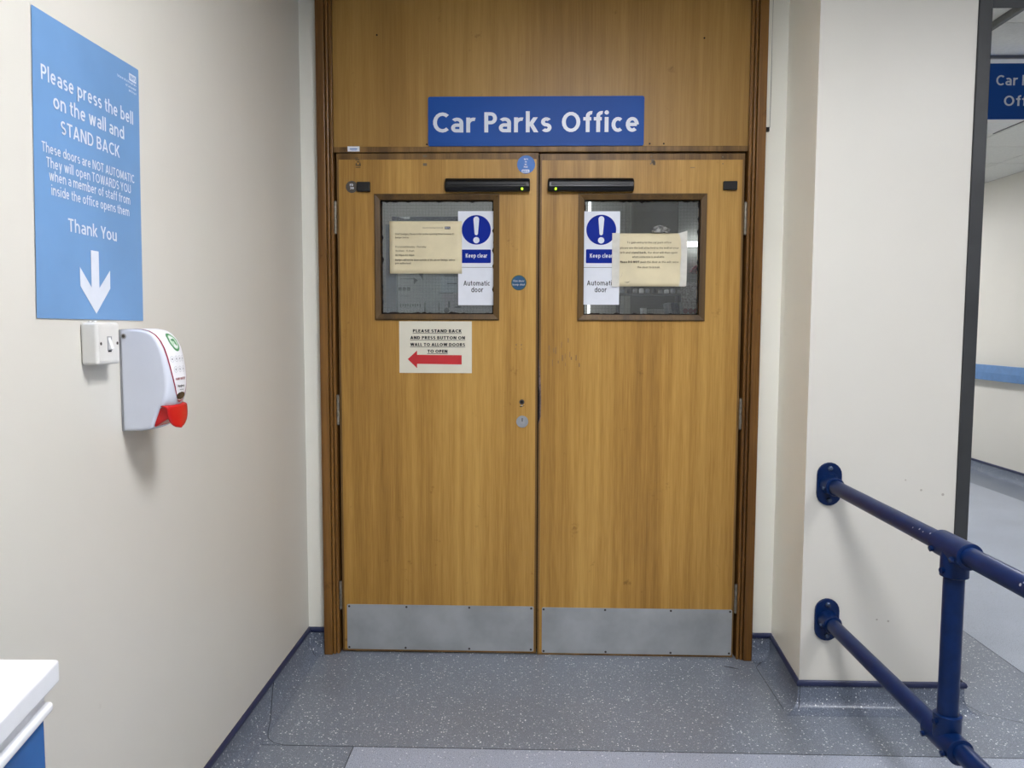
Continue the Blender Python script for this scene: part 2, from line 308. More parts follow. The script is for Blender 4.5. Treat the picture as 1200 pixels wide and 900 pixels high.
# ---- a monoline sans alphabet drawn with bars, slanted strokes and arcs (cap height 1)
def glyph(c, S):
    h = S/2; X = .74; AS = 1.04; DS = -.29; P = []
    def box(x0, x1, y0, y1): P.append([(x0,y0),(x1,y0),(x1,y1),(x0,y1)])
    def V(x, y0, y1): box(x-h, x+h, y0, y1)
    def H(x0, x1, y): box(x0, x1, y-h*.9, y+h*.9)
    def Dg(x0, y0, x1, y1, k=1.0):
        w = k*h*math.hypot(x1-x0, y1-y0)/abs(y1-y0); P.append([(x0-w,y0),(x0+w,y0),(x1+w,y1),(x1-w,y1)])
    def A(cx, cy, rx, ry, a0, a1):
        n = max(4, int(abs(a1-a0)/20)); o = []; q = []
        for i in range(n+1):
            a = math.radians(a0+(a1-a0)*i/n); ca, sa = math.cos(a), math.sin(a)
            o.append((cx+(rx+h)*ca, cy+(ry+h*.92)*sa)); q.append((cx+max(.004, rx-h)*ca, cy+max(.004, ry-h*.92)*sa))
        for i in range(n): P.append([o[i], o[i+1], q[i+1], q[i]])
    def dot(x, y): P.append([(x+h*1.15*math.cos(PI*k/6), y+h*1.15*math.sin(PI*k/6)) for k in range(12)])
    k9 = h*.92
    def bowl(x0, w, y0, y1, a0=0, a1=360): A(x0+w/2, (y0+y1)/2, w/2-h, (y1-y0)/2-k9, a0, a1)
    def ess(W, y0, y1):
        ry = (y1-y0-2*k9)/4; rx = W/2-h; A(W/2, y1-k9-ry, rx, ry, 35, 270); A(W/2, y0+k9+ry, rx, ry, 90, -145)
    W = .6
    if c == ' ': return P, .30
    if c == 'o': W = .66; bowl(0, W, 0, X)
    elif c == 'c': W = .54; bowl(0, .62, 0, X, 50, 310)
    elif c == 'e': W = .62; bowl(0, W, 0, X, 0, 312); H(h, W-h, X*.5)
    elif c == 'a':
        W = .58; A(W*.48, X-.26, W*.52-h, .26-k9, 0, 140); V(W-h, 0, X-.26)
        A(.24, .225, .24-h, .225-k9, 90, 270); H(.24, W-h, .45-k9); H(.24, W-.10, k9)
    elif c in 'nhm':
        W = .60 if c != 'm' else .94; V(h, 0, X if c != 'h' else AS)
        for x0 in ((0,) if c != 'm' else (0, .47-h)):
            w = .60 if c != 'm' else .47+h; A(x0+w/2, X-k9-.20, w/2-h, .20, 0, 165); V(x0+w-h, 0, X-k9-.20)
    elif c == 'r': W = .40; V(h, 0, X); A(h+.26, X-k9-.24, .26, .24, 75, 180)
    elif c == 'u': W = .60; V(W-h, 0, X); A(W/2, k9+.20, W/2-h, .20, 180, 345); V(h, k9+.20, X)
    elif c in 'dbpqg':
        W = .65; bowl(0, W, 0, X)
        if c == 'd': V(W-h, 0, AS)
        if c == 'b': V(h, 0, AS)
        if c == 'p': V(h, DS, X)
        if c == 'q': V(W-h, DS, X)
        if c == 'g': V(W-h, -.06, X); A(W/2, -.06, W/2-h, .23-k9, 0, -150)
    elif c == 'f': W = .38; V(.12+h, 0, AS-k9-.16); A(.12+h+.18, AS-k9-.16, .18, .16, 80, 180); H(0, W, X-k9)
    elif c == 't': W = .38; V(.10+h, k9+.14, X+.20); A(.10+h+.16, k9+.14, .16, .14, 180, 285); H(0, W, X-k9)
    elif c == 's': W = .50; ess(W, 0, X)
    elif c == 'k': W = .58; V(h, 0, AS); Dg(S*.9, .30, W-h*1.3, X); Dg(S+.06, .42, W-h, 0)
    elif c == 'l': W = S; V(h, 0, AS)
    elif c == 'i': W = S; V(h, 0, X); dot(h, 1.0-h*.4)
    elif c == 'j': W = S+.1; V(.1+h, -.12, X); dot(.1+h, 1.0-h*.4); A(.02, -.12, .08+h, .1, 0, -90)
    elif c == 'v': W = .60; Dg(h, X, W/2, 0); Dg(W-h, X, W/2, 0)
    elif c == 'y': W = .60; Dg(h, X, W/2, 0); Dg(W-h, X, W*.33, DS)
    elif c == 'w': W = .90; Dg(h, X, W*.28, 0); Dg(W/2, X, W*.28, 0); Dg(W/2, X, W*.72, 0); Dg(W-h, X, W*.72, 0)
    elif c == 'x': W = .56; Dg(h, X, W-h, 0); Dg(W-h, X, h, 0)
    elif c == 'z': W = .52; H(0, W, X-k9); H(0, W, k9); Dg(W-h*1.4, X-h, h*1.4, h)
    elif c == 'A': W = .76; Dg(h*.9, 0, W/2, 1); Dg(W-h*.9, 0, W/2, 1); H(W*.22, W*.78, .28)
    elif c == 'B': W = .62; V(h, 0, 1); A(W-.28, .75-.005, .24-h, .25-k9, -90, 90); A(W-.27, .27, .27-h, .27-k9, -90, 90); H(h, W-.27, 1-k9); H(h, W-.27, .52); H(h, W-.27, k9)
    elif c == 'C': W = .72; bowl(0, .90, 0, 1, 48, 312)
    elif c == 'D': W = .74; V(h, 0, 1); A(.30, .5, W-.30-h, .5-k9, -90, 90); H(h, .30, 1-k9); H(h, .30, k9)
    elif c == 'E': W = .54; V(h, 0, 1); H(h, W, 1-k9); H(h, W-.04, .52); H(h, W, k9)
    elif c == 'F': W = .52; V(h, 0, 1); H(h, W, 1-k9); H(h, W-.04, .50)
    elif c == 'G': W = .80; bowl(0, .90, 0, 1, 50, 318); V(W-h, .08, .5); H(.50, W, .5)
    elif c == 'H': W = .72; V(h, 0, 1); V(W-h, 0, 1); H(h, W-h, .52)
    elif c == 'I': W = S; V(h, 0, 1)
    elif c == 'K': W = .68; V(h, 0, 1); Dg(S, .42, W-h*1.3, 1); Dg(S+.10, .56, W-h, 0)
    elif c == 'L': W = .50; V(h, 0, 1); H(h, W, k9)
    elif c == 'M': W = .90; V(h, 0, 1); V(W-h, 0, 1); Dg(h*1.2, 1, W/2, .12); Dg(W-h*1.2, 1, W/2, .12)
    elif c == 'N': W = .74; V(h, 0, 1); V(W-h, 0, 1); Dg(h*1.3, 1, W-h*1.3, 0)
    elif c == 'O' or c == '0': W = .88 if c == 'O' else .62; bowl(0, W, 0, 1)
    elif c == 'P': W = .60; V(h, 0, 1); A(W-.29, .70, .29-h, .30-k9, -90, 90); H(h, W-.29, 1-k9); H(h, W-.29, .40+k9)
    elif c == 'R': W = .66; V(h, 0, 1); A(W-.34, .72, .28-h, .28-k9, -90, 90); H(h, W-.34, 1-k9); H(h, W-.34, .44+k9); Dg(W-.32, .46, W-h, 0)
    elif c == 'S': W = .58; ess(W, 0, 1)
    elif c == 'T': W = .64; V(W/2, 0, 1); H(0, W, 1-k9)
    elif c == 'U': W = .72; V(h, k9+.26, 1); V(W-h, k9+.26, 1); A(W/2, k9+.26, W/2-h, .26, 180, 360)
    elif c == 'V': W = .72; Dg(h, 1, W/2, 0); Dg(W-h, 1, W/2, 0)
    elif c == 'W': W = 1.08; Dg(h, 1, W*.28, 0); Dg(W/2, 1, W*.28, 0); Dg(W/2, 1, W*.72, 0); Dg(W-h, 1, W*.72, 0)
    elif c == 'Y': W = .70; Dg(h, 1, W/2, .40); Dg(W-h, 1, W/2, .40); V(W/2, 0, .44)
    elif c == 'Z': W = .62; H(0, W, 1-k9); H(0, W, k9); Dg(W-h*1.4, 1-h, h*1.4, h)
    elif c == '1': W = .34; V(W-h, 0, 1); Dg(W-h, 1, h*.8, .74)
    elif c == '2': W = .58; A(W/2, 1-k9-.24, W/2-h, .24, 150, -20); Dg(W-h*1.3, .62, h*1.2, h); H(0, W, k9)
    elif c == '3': W = .58; A(W*.46, .76, W*.5-h, .24-k9, 140, -90); A(W*.46, .27, W*.54-h, .27-k9, 90, -140)
    elif c == '4': W = .62; V(W-.16, 0, 1); H(0, W, .26); Dg(h*1.2, .26, W-.18, 1)
    elif c == '5': W = .58; H(.08, W-.02, 1-k9); V(.08+h, .5, 1); A(W*.42, .31, W*.56-h, .31-k9, 120, -140)
    elif c == '8': W = .60; bowl(.03, W-.06, .50-k9*.9, 1); bowl(0, W, 0, .54)
    elif c == '.': W = S; box(0, S, 0, S)
    elif c == ',': W = S; box(0, S, 0, S); Dg(h, 0, h*.4, -.16, .7)
    elif c == '-': W = .30; H(0, .30, .36)
    else: W = .5; bowl(0, W, 0, X)
    return P, W
KERN = {('r','k'): .02, ('P','a'): -.05, ('T','h'): -.02, ('Y','o'): -.08, ('f','f'): -.02, ('A','V'): -.06, ('A','T'): -.06, ('T','A'): -.06, ('W','A'): -.06, ('L','T'): -.08}
def text_mb(items, mb=None):
    """items: (string, baseline start, baseline end, cap height, up, normal offset, stroke weight)"""
    mb = mb or MB()
    for body, a, b_, cap, up, nrm, wt in items:
        lv = Vector(nrm).normalized()*3e-5; x = 0; polys = []; gap = .155-.25*(wt-.12)
        for i, ch in enumerate(body):
            P, W = glyph(ch, wt); polys += [[(px+x, py, k) for px, py in p] for k, p in enumerate(P)]; x += W+(gap if ch != ' ' else 0)
            if i+1 < len(body): x += KERN.get((ch, body[i+1]), 0)
        x -= gap; a = Vector(a); b_ = Vector(b_); U = (b_-a)/x
        Vv = Vector(up).normalized()*(cap if cap else U.length); n = Vector(nrm)
        for p in polys: mb.add([a+U*px+Vv*py+n+lv*k for px, py, k in p], [tuple(range(len(p)))])
    return mb
def front_text(lines, y, wt=.16):
    return text_mb([(s, (x0, y, z), (x1, y, z), cap, (0,0,1), (0,-.0004,0), wt) for s, x0, x1, z, cap in lines])
def put(parent, items, mat, name='text_line'):
    for it in items: obj(name, text_mb([it]), mat, parent)
def fput(parent, lines, y, wt, mat):
    put(parent, [(s_, (x0, y, z), (x1, y, z), cap, (0,0,1), (0,-.0004,0), wt) for s_, x0, x1, z, cap in lines], mat)
def rrect(x0, x1, z0, z1, r, y, seg=6):
    pts = []
    for cx, cz, a0 in ((x1-r, z1-r, 0), (x0+r, z1-r, 90), (x0+r, z0+r, 180), (x1-r, z0+r, 270)):
        for k in range(seg+1):
            a = math.radians(a0+90*k/seg); pts.append((cx+r*math.cos(a), y, cz+r*math.sin(a)))
    return pts

D = 3.10      # plane of the door faces
# ================================================================== STRUCTURE
# ---- floor: slab and sheets of vinyl laid on it
floor = structure('floor', MB().box(-.93, 4.25, -3, 12, -.06, -.003), 'vinyl')
obj('vinyl_sheet', MB().box(-.93, 1.94, 2.382, 3.16, -.003, 0), 'vinyl', floor)
obj('vinyl_sheet', MB().box(-.93, -.577, -3, 2.378, -.003, 0), 'vinyl', floor)
obj('vinyl_sheet', MB().box(1.5, 1.94, 3.16, 12, -.003, 0), 'vinyl', floor)
obj('vinyl_sheet', MB().box(-.573, 1.94, -3, 2.378, -.003, 0), 'vinyl_light', floor, label='pale blue speckled vinyl sheet')
obj('vinyl_sheet', MB().box(1.944, 3.86, -3, 12, -.003, 0), 'vinyl_corr', floor, label='pale corridor vinyl sheet')
obj('vinyl_sheet', MB().box(3.86, 4.25, -3, 12, -.003, 0), 'vinyl_dark', floor, label='darker border vinyl sheet')
obj('floor_slab_office', MB().box(-2.6, 1.42, 3.16, 5.1, -.06, 0), 'cabinet', floor)
sm = MB()
def ribbon(mb, pts, w=.0028, lift=.0006):
    pts = [Vector(p) for p in pts]
    P = [[], []]
    for i, p in enumerate(pts):
        t = (pts[min(i+1, len(pts)-1)]-pts[max(i-1, 0)]); s = Vector((-t.y, t.x, 0))
        s = s.normalized() if s.length > 1e-6 else Vector((1,0,0))
        P[0].append(p+s*w/2+Vector((0,0,lift))); P[1].append(p-s*w/2+Vector((0,0,lift)))
    mb.grid(P)
ribbon(sm, [(1.94, 2.38, 0), (-.80, 2.38, 0)])
ribbon(sm, [(-.80, 2.38, 0), (-.84, 2.392, 0), (-.868, 2.42, 0.0), (-.882, 2.46, 0.001), (-.893, 2.51, .004), (-.906, 2.56, .013), (-.917, 2.60, .03), (-.9235, 2.63, .06), (-.9235, 2.645, .088)])
ribbon(sm, [(-.575, 2.378, 0), (-.575, 1.2, 0)])
ribbon(sm, [(1.942, -3, 0), (1.942, 12, 0)])
ribbon(sm, [(.93, 3.05, .002), (.90, 3.01, 0), (.90, 2.66, 0)])
ribbon(sm, [(.90, 2.66, 0), (.925, 2.652, 0), (.945, 2.655, .006), (.952, 2.662, .02), (.9545, 2.668, .06), (.955, 2.669, .088)])
ribbon(sm, [(1.545, 2.70, .03), (1.56, 2.69, .012), (1.60, 2.655, .001), (1.70, 2.60, 0), (1.80, 2.58, 0)])
ribbon(sm, [(-.915, 3.085, .02), (-.90, 3.06, .006), (-.885, 3.05, 0)])
obj('weld_seam', sm, 'seam', floor)
obj('scuff_mark', MB().prism([(.76, 3.02, 0), (.80, 3.00, 0), (.83, 2.99, 0), (.80, 3.01, 0)], (0,0,.0006)), 'seam', floor)

# ---- walls
structure('wall_left', MB().box(-1.05, -.93, -3, 3.25, 0, CEIL), 'wall')
wd = structure('wall_door', MB().box(-.93, -.857, D, 3.25, 0, CEIL).box(.899, 1.42, D, 3.25, 0, CEIL), 'wall_cream')
structure('wall_pillar', MB().prism([(.955, 2.68, 0), (1.474, 2.68, 0), (1.474, D, 0), (.9872, D, 0), (.9572, 2.684, 0)], (0,0,CEIL)), 'wall')
structure('wall_return', MB().prism([(.955, 2.6801, 0), (.957, 2.6845, 0), (.9869, D, 0), (.985, D, 0)], (0,0,CEIL)), 'wall_return')
structure('wall_corridor', MB().box(1.42, 1.50, D+.001, 12, 0, CEIL).box(1.475, 1.50, 2.80, D, 0, CEIL), 'wall')
structure('wall_right', MB().box(4.25, 4.37, -3, 12, 0, CEIL), 'wall')
structure('wall_back', MB().box(-.93, 4.25, -3.12, -3, 0, CEIL), 'wall')
structure('wall_far', MB().box(1.42, 4.37, 12, 12.12, 0, CEIL), 'wall')
structure('wall_office', MB().box(-2.7, 1.42, 5.1, 5.2, 0, CEIL).box(-2.7, -2.6, 3.25, 5.1, 0, CEIL).box(-2.7, -1.05, 3.16, 3.25, 0, CEIL), 'wall_office')
structure('ceiling_office', MB().box(-2.7, 1.42, 3.26, 5.2, CEIL, CEIL+.08), 'ceil_white')

# ---- ceiling of loose tiles on a grid
ceiling = structure('ceiling', MB().box(-1.05, 4.37, -3.1, 12.1, CEIL+.03, CEIL+.1), 'grid')
tm = {}
def tile_obj(x, y, w_, l_):
    key = (round(w_, 3), round(l_, 3))
    if key not in tm:
        me = bpy.data.meshes.new('ceiling_tile'); g = .004
        b = MB().box(g, w_-g, g, l_-g, 0, .015)
        me.from_pydata([tuple(p) for p in b.v], [], b.f); me.materials.append(M['tile']); tm[key] = me
    o = bpy.data.objects.new('ceiling_tile', tm[key]); C.objects.link(o); o.parent = ceiling; o.location = (x, y, CEIL)
xs = [-.93, -.33, .27, .83, 1.42, 2.05, 2.65, 3.25, 3.85, 4.25]
y0s = [-3 + .6*i for i in range(26)]
for i in range(len(xs)-1):
    for j in range(25):
        xa, xb, ya = xs[i], xs[i+1], y0s[j]
        yb = min(ya+.6, 12)
        if xb < 1.5 and ya > 3.0: continue
        if yb-ya < .05: continue
        tile_obj(xa, ya, xb-xa, yb-ya)
tr = structure('trim_2', MB().box(2.055, 3.19, 4.03, 5.55, CEIL-.012, CEIL-.001), 'ceil_white')
obj('channel_strip', MB().box(2.035, 2.055, 3.0, 5.55, CEIL-.03, CEIL-.001), 'grid', tr)
obj('edge_bead', MB().box(3.19, 3.20, 4.03, 5.55, CEIL-.016, CEIL-.001), 'grid', tr)
obj('edge_bead', MB().box(2.055, 3.19, 4.015, 4.03, CEIL-.016, CEIL-.001), 'grid', tr)

def light_panel(x, y, s, label, cat='ceiling light'):
    t = thing('ceiling_light', (x, y, CEIL), label, cat)
    z = CEIL-.002
    obj('frame', MB().hollow(-.3, .3, -.3, .3, -.275, .275, -.275, .275, 0, .02), 'white', None)
    fr = bpy.context.scene.collection.objects[-1]
    # frame was built upright; lay it flat under the ceiling
    for v in fr.data.vertices: v.co = Vector((v.co.x, v.co.z, -v.co.y))
    fr.parent = t; fr.location = (0, 0, -.001)
    e = emit('diffuser light', (250, 250, 255), s)
    obj('diffuser', MB().box(x-.274, x+.274, y-.274, y+.274, CEIL-.017, CEIL-.008), e, t)
names = ['square ceiling light above the approach to the doors', 'square ceiling light furthest behind the camera, left',
         'square ceiling light over the right of the hall near the guard rail', 'square ceiling light furthest behind the camera, right',
         'square corridor ceiling light just behind the hanging blue sign', 'square corridor ceiling light midway down the corridor',
         'square corridor ceiling light nearest the far end']
for (x, y, s), n in zip(PANELS, names): light_panel(x, y, s, n)
for (x, y, s) in OFFICE_FILL: light_panel(x, y, s, 'dim square panel added to light the office interior')

# ---- coved skirting with capping strip
PROF = [(.0045, .088), (.0045, .052), (.007, .036), (.013, .021), (.024, .009), (.040, .0022), (.056, .0004)]
CAPP = [(.0, .106), (.004, .107), (.009, .103), (.0115, .095), (.009, .087), (.0, .084)]
path = [(-.93, -3), (-.93, D), (-.858, D)], [(.90, D), (.985, D), (.955, 2.68), (1.53, 2.68), (1.53, 2.80), (1.50, 2.81), (1.50, 12)]
def offs(pl, d):
    # offset polyline to its right-hand side by d
    out = []; n = len(pl); P = [Vector(p+(0,)) for p in pl]
    for i in range(n):
        ds = []
        if i > 0: ds.append((P[i]-P[i-1]).normalized())
        if i < n-1: ds.append((P[i+1]-P[i]).normalized())
        ns = [Vector((t.y, -t.x, 0)) for t in ds]
        if len(ns) == 1: out.append(P[i]+ns[0]*d)
        else:
            m_ = (ns[0]+ns[1]); m_ = m_/m_.length; out.append(P[i]+m_*(d/max(.3, m_.dot(ns[0]))))
    return out
def skirt(pl, names):
    rings = [[p+Vector((0,0,z)) for p in offs(pl, d)] for d, z in PROF]
    crings = [[p+Vector((0,0,z)) for p in offs(pl, d)] for d, z in CAPP]
    for i, nm in enumerate(names):
        o = structure(nm, MB().grid([[r[i], r[i+1]] for r in rings]), 'cove')
        for p in o.data.polygons: p.use_smooth = True
        c = obj('cap_strip', MB().grid([[r[i], r[i+1]] for r in crings]), 'cap', o, smooth=True)
skirt(path[0], ['baseboard_left', 'baseboard_door_left'])
skirt(path[1], ['baseboard_door_right', 'baseboard_return', 'baseboard_pillar', 'baseboard_pillar_end', 'baseboard_frame', 'baseboard_corridor'])
skirt([(4.25, 12), (4.25, -3)], ['baseboard_right'])

# ---- door frame (trim_1)
t1 = structure('trim_1')
TOP = CEIL
for sx, x0, x1 in ((-1, -.857, -.797), (1, .839, .899)):
    e = x0 if sx < 0 else x1; inn = x1 if sx < 0 else x0
    j = obj('jamb', MB().box(min(e, e-sx*.034), max(e, e-sx*.034), D-.034, 3.24, 0, TOP), 'wood_frame', t1, bevel=.003)
    obj('jamb_bead', MB().box(min(e-sx*.036, e-sx*.047), max(e-sx*.036, e-sx*.047), D-.027, 3.22, 0, TOP), 'wood_frame', j, bevel=.004)
    obj('jamb_edge', MB().box(min(e-sx*.049, inn), max(e-sx*.049, inn), D-.019, 3.22, 0, TOP), 'wood_frame', j, bevel=.002)
    obj('stop', MB().box(min(inn, inn-sx*.02), max(inn, inn-sx*.02), D+.05, 3.22, 0, 2.045), 'gap', j)
obj('transom_rail', MB().box(-.796, .838, D-.008, 3.22, 2.047, 2.068), 'wood_lip', t1, bevel=.002)
obj('rebate', MB().box(-.797, .839, D+.048, 3.22, 2.02, 2.0465), 'gap', t1)
obj('over_panel', MB().box(-.796, .838, D-.002, 3.16, 2.0685, TOP), 'wood_top', t1)
pins = MB()
for x, z in ((-.425, 2.078), (-.37, 2.078), (.455, 2.078), (.51, 2.078), (-.62, 2.50), (.66, 2.48)):
    pins.disc((x, D-.0022, z), (0,-1,0), .0035, .0006, 10)
obj('pin_hole', pins, 'hole', t1)

# ---- door leaves
def leaf(name, x0, x1, z0, z1, wx0, wx1, wz0, wz1, mat, meet):
    t = structure(name); t.location = ((x0+x1)/2, D, z0)
    hx0, hx1, hz0, hz1 = wx0+.024, wx1-.024, wz0+.024, wz1-.024
    lip = .008
    obj('leaf_panel', MB().hollow(x0+lip, x1-lip, z0+.006, z1-.024, hx0, hx1, hz0, hz1, D, D+.044), mat, t)
    obj('top_lipping', MB().box(x0+lip, x1-lip, D-.0004, D+.044, z1-.0235, z1), 'wood_lip', t)
    obj('edge_lipping', MB().box(x0, x0+lip-.0004, D-.0006, D+.044, z0, z1), 'wood_lip', t)
    obj('edge_lipping', MB().box(x1-lip+.0004, x1, D-.0006, D+.044, z0, z1), 'wood_lip', t)
    obj('bottom_lipping', MB().box(x0+lip, x1-lip, D-.0004, D+.044, z0, z0+.0055), 'wood_lip', t)
    # mitred glazing frame, four beads
    wf = obj('window_frame', MB().hollow(wx0, wx1, wz0, wz1, wx0+.004, wx1-.004, wz0+.004, wz1-.004, D-.006, D), 'wood_bead', t)
    o = [(wx0+.004, wz0+.004), (wx1-.004, wz0+.004), (wx1-.004, wz1-.004), (wx0+.004, wz1-.004)]
    q = [(hx0, hz0), (hx1, hz0), (hx1, hz1), (hx0, hz1)]
    for i in range(4):
        k = (i+1) % 4; mb = MB()
        fr = [(o[i][0], D-.011, o[i][1]), (o[k][0], D-.011, o[k][1]), (q[k][0], D-.004, q[k][1]), (q[i][0], D-.004, q[i][1])]
        bk = [(p[0], D+.012, p[2]) for p in fr]
        mb.add(fr+bk, [(0,1,2,3), (7,6,5,4), (0,4,5,1), (1,5,6,2), (2,6,7,3), (3,7,4,0)])
        obj('glazing_bead', mb, 'wood_bead', wf)
    pn = obj('glass_pane', MB().box(hx0, hx1, D+.014, D+.019, hz0, hz1), 'pane', t)
    wi = MB(); p = .0128; r = .00027
    n = int((hx1-hx0)/p); m = int((hz1-hz0)/p)
    for i in range(1, n+1): wi.box(hx0+i*p-r, hx0+i*p+r, D+.0162, D+.0168, hz0, hz1)
    for i in range(1, m+1): wi.box(hx0, hx1, D+.0162, D+.0168, hz0+i*p-r, hz0+i*p+r)
    w_ = obj('wire_mesh', wi, 'wire', pn); w_['kind'] = 'stuff'
    # ragged dark sealant round the pane
    sl = MB(); rnd = random.Random(int(x0*1000))
    def edge(a, b, inn):
        L = (Vector(b)-Vector(a)).length; k = int(L/.012); A = []; B = []
        for i in range(k+1):
            pnt = Vector(a).lerp(Vector(b), i/k); d = .0045+max(0, rnd.gauss(0, .0022)) + (.004 if rnd.random() < .06 else 0)
            A.append(pnt); B.append(pnt+Vector(inn)*d)
        sl.grid([A, B])
    y = D+.0132
    edge((hx0, y, hz0), (hx1, y, hz0), (0,0,1)); edge((hx0, y, hz1), (hx1, y, hz1), (0,0,-1))
    edge((hx0, y, hz0), (hx0, y, hz1), (1,0,0)); edge((hx1, y, hz0), (hx1, y, hz1), (-1,0,0))
    obj('sealant', sl, 'gap', pn)
    return t
dl = leaf('door_1', -.787, .0188, .006, 2.044, -.637, -.136, 1.384, 1.885, 'wood_l', 1)
dr = leaf('door_2', .0240, .829, .001, 2.040, .177, .684, 1.383, 1.885, 'wood_r', -1)
def kick(t, x0, x1, z0, z1, screws):
    k = obj('kick_plate', MB().prism(rrect(x0, x1, z0, z1, .006, D-.0026), (0,.0022,0)), 'metal', t, label='brushed steel kick plate')
    for x, z in screws: obj('screw', MB().disc((x, D-.0026, z), (0,-1,0), .0045, .0012, 14), 'screw', k)
    return k
kick(dl, -.768, .0085, .014, .205, [(-.7585, .1965), (-.5194, .1965), (-.2582, .197), (-.0017, .197), (-.760, .022), (-.5242, .022), (-.2584, .022), (-.0026, .022)])
kick(dr, .0425, .823, .009, .202, [(.0495, .194), (.3028, .1947), (.5726, .195), (.8148, .194), (.0506, .017), (.3068, .017), (.5742, .017), (.8139, .018)])
for t, x, zs in ((dl, -.792, ((1.853, 1.728), (1.078, .959), (.305, .189))), (dr, .834, ((1.848, 1.725), (1.073, .952), (.311, .193)))):
    for a, b in zs:
        h = obj('hinge', MB().tube([(x, D-.010, b), (x, D-.010, (a+b)/2-.0012)], .0065, 16), 'hinge', t, smooth=True, label='dull steel hinge')
        obj('hinge_knuckle', MB().tube([(x, D-.010, (a+b)/2+.0012), (x, D-.010, a)], .0065, 16), 'hinge', h, smooth=True)
        obj('hinge_pin', MB().tube([(x, D-.010, b-.003), (x, D-.010, a+.003)], .0040, 10), 'screw', h)
# lock furniture on the left leaf
lk = obj('key_lock', MB().disc((-.042, D, .974), (0,-1,0), .0245, .004, 40), 'metal', dl, smooth=True, bevel=.0012, label='round steel lock with oval key cylinder')
obj('cylinder', MB().prism([(x, D-.004, z) for x, _, z in rrect(-.0515, -.0325, .957, .992, .009, 0)], (0,-.003,0)), 'grey_pl', lk)
obj('keyway', MB().box(-.0435, -.0405, D-.0074, D-.007, .975, .989), 'hole', lk)
kh = obj('lock_hole', MB().tube([(-.044, D-.0005, 1.054), (-.044, D-.003, 1.054)], .0105, 24), 'screw', dl, label='small brown keyhole with scratched metal below')
obj('hole', MB().disc((-.044, D-.003, 1.054), (0,-1,0), .0062, .0005, 16), 'hole', kh)
obj('scratched_metal', MB().prism([(-.054, D, 1.036), (-.036, D, 1.037), (-.032, D, 1.040), (-.044, D, 1.034), (-.050, D, 1.033)], (0,-.0008,0)), 'hole', kh)
obj('scratched_metal', MB().prism([(-.049, D, 1.041), (-.039, D, 1.041), (-.041, D, 1.0375), (-.047, D, 1.0375)], (0,-.0008,0)), 'metal', kh)
# bruised edge of the right leaf
obj('worn_edge', MB().prism([(.0245, D-.0008, 1.235), (.0275, D-.0008, 1.19), (.033, D-.0008, 1.12), (.0345, D-.0008, 1.06), (.033, D-.0008, .995), (.0245, D-.0008, .965)], (0,-.0006,0)),
    plain('bruised timber', (112, 94, 88), .6, 0, .3, 90), dr, label='greyish bruised patch on the door edge')
obj('chipped_gap', MB().prism([(.0240, D-.0016, 1.12), (.0285, D-.0016, 1.09), (.0285, D-.0016, .985), (.0240, D-.0016, .97)], (0,-.0004,0)), 'hole', dr)
# old filler and pencil marks
def marks(t, pts, mat='ink_soft'):
    mk = MB()
    for x, z, w_, h_ in pts: mk.box(x-w_/2, x+w_/2, D-.0012, D-.0007, z-h_/2, z+h_/2)
    obj('old_mark', mk, mat, t)
marks(dl, [(-.706, 2.026, .012, .004), (-.703, 2.019, .016, .004), (-.700, 2.011, .010, .004), (-.700, 1.998, .022, .004), (-.701, 1.990, .020, .003), (-.708, 2.002, .004, .010), (-.693, 2.002, .004, .012)], plain('glue residue', (84, 74, 54), .7))
marks(dl, [(-.433, 2.033, .016, .008), (-.433, 2.000, .016, .010), (-.0675, 1.2857, .003, .006), (-.0468, 1.2858, .003, .006), (-.0708, 1.2685, .003, .004), (-.0467, 1.2686, .003, .004)])
marks(dr, [(.4687, 2.010, .012, .016), (.474, 2.003, .010, .014), (.460, 2.001, .005, .005), (.462, 2.029, .006, .005), (.7423, 2.0265, .005, .005), (.7429, 2.0001, .004, .004), (.625, 1.986, .018, .002)])
marks(dr, [(.06+random.random()*.13, 1.20+random.random()*.11, .002+random.random()*.003, .01+random.random()*.02) for _ in range(16)], plain('faint rub mark', (140, 108, 66), .6))
# dark backing in the gap between the leaves
obj('meeting_rebate', MB().box(.005, .0243, D+.0445, D+.06, .006, 2.04), 'gap', dl)

# ================================================================== THINGS ON THE DOORS
def plate_y(pts, th): return MB().prism(pts, (0, th, 0))
# Car Parks Office sign
sg = thing('door_sign', (.006, D-.004, 2.058), 'blue Car Parks Office sign plate fixed above the double doors', 'sign')
obj('plate', plate_y(rrect(-.419, .431, 2.070, 2.261, .008, D-.0065), .004), 'sign_blue', sg)
put(sg, [('Car', (-.3995, D-.0067, 2.1225), (-.2345, D-.0067, 2.1225), .078, (0,0,1), (0,-.0004,0), .185), ('Parks', (-.1965, D-.0067, 2.1225), (.0686, D-.0067, 2.1225), .078, (0,0,1), (0,-.0004,0), .185), ('Office', (.1089, D-.0067, 2.1225), (.4105, D-.0067, 2.1225), .078, (0,0,1), (0,-.0004,0), .185)], 'print_white')
# sensors
for x0, x1, led, lb in ((-.352, -.015, -.046, 'black motion sensor bar on the left door above the opening times paper'), (.055, .393, .086, 'black motion sensor bar on the right door above the window')):
    s = thing('motion_sensor', ((x0+x1)/2, D, 1.89), lb, 'sensor')
    obj('housing', MB().prism([(x0, D, 1.892), (x0, D, 1.942), (x0, D-.020, 1.943), (x0, D-.034, 1.930), (x0, D-.036, 1.904), (x0, D-.026, 1.890)], (x1-x0, 0, 0)), 'black', s, bevel=.006, seg=3)
    obj('lens_strip', MB().box(x0+.014, x1-.014, D-.0385, D-.034, 1.914, 1.926), 'lens', s, bevel=.001)
    obj('indicator_lamp', MB().tube([(led, D-.030, 1.8985), (led, D-.0385, 1.8985)], .0042, 14), 'led', s, smooth=True)
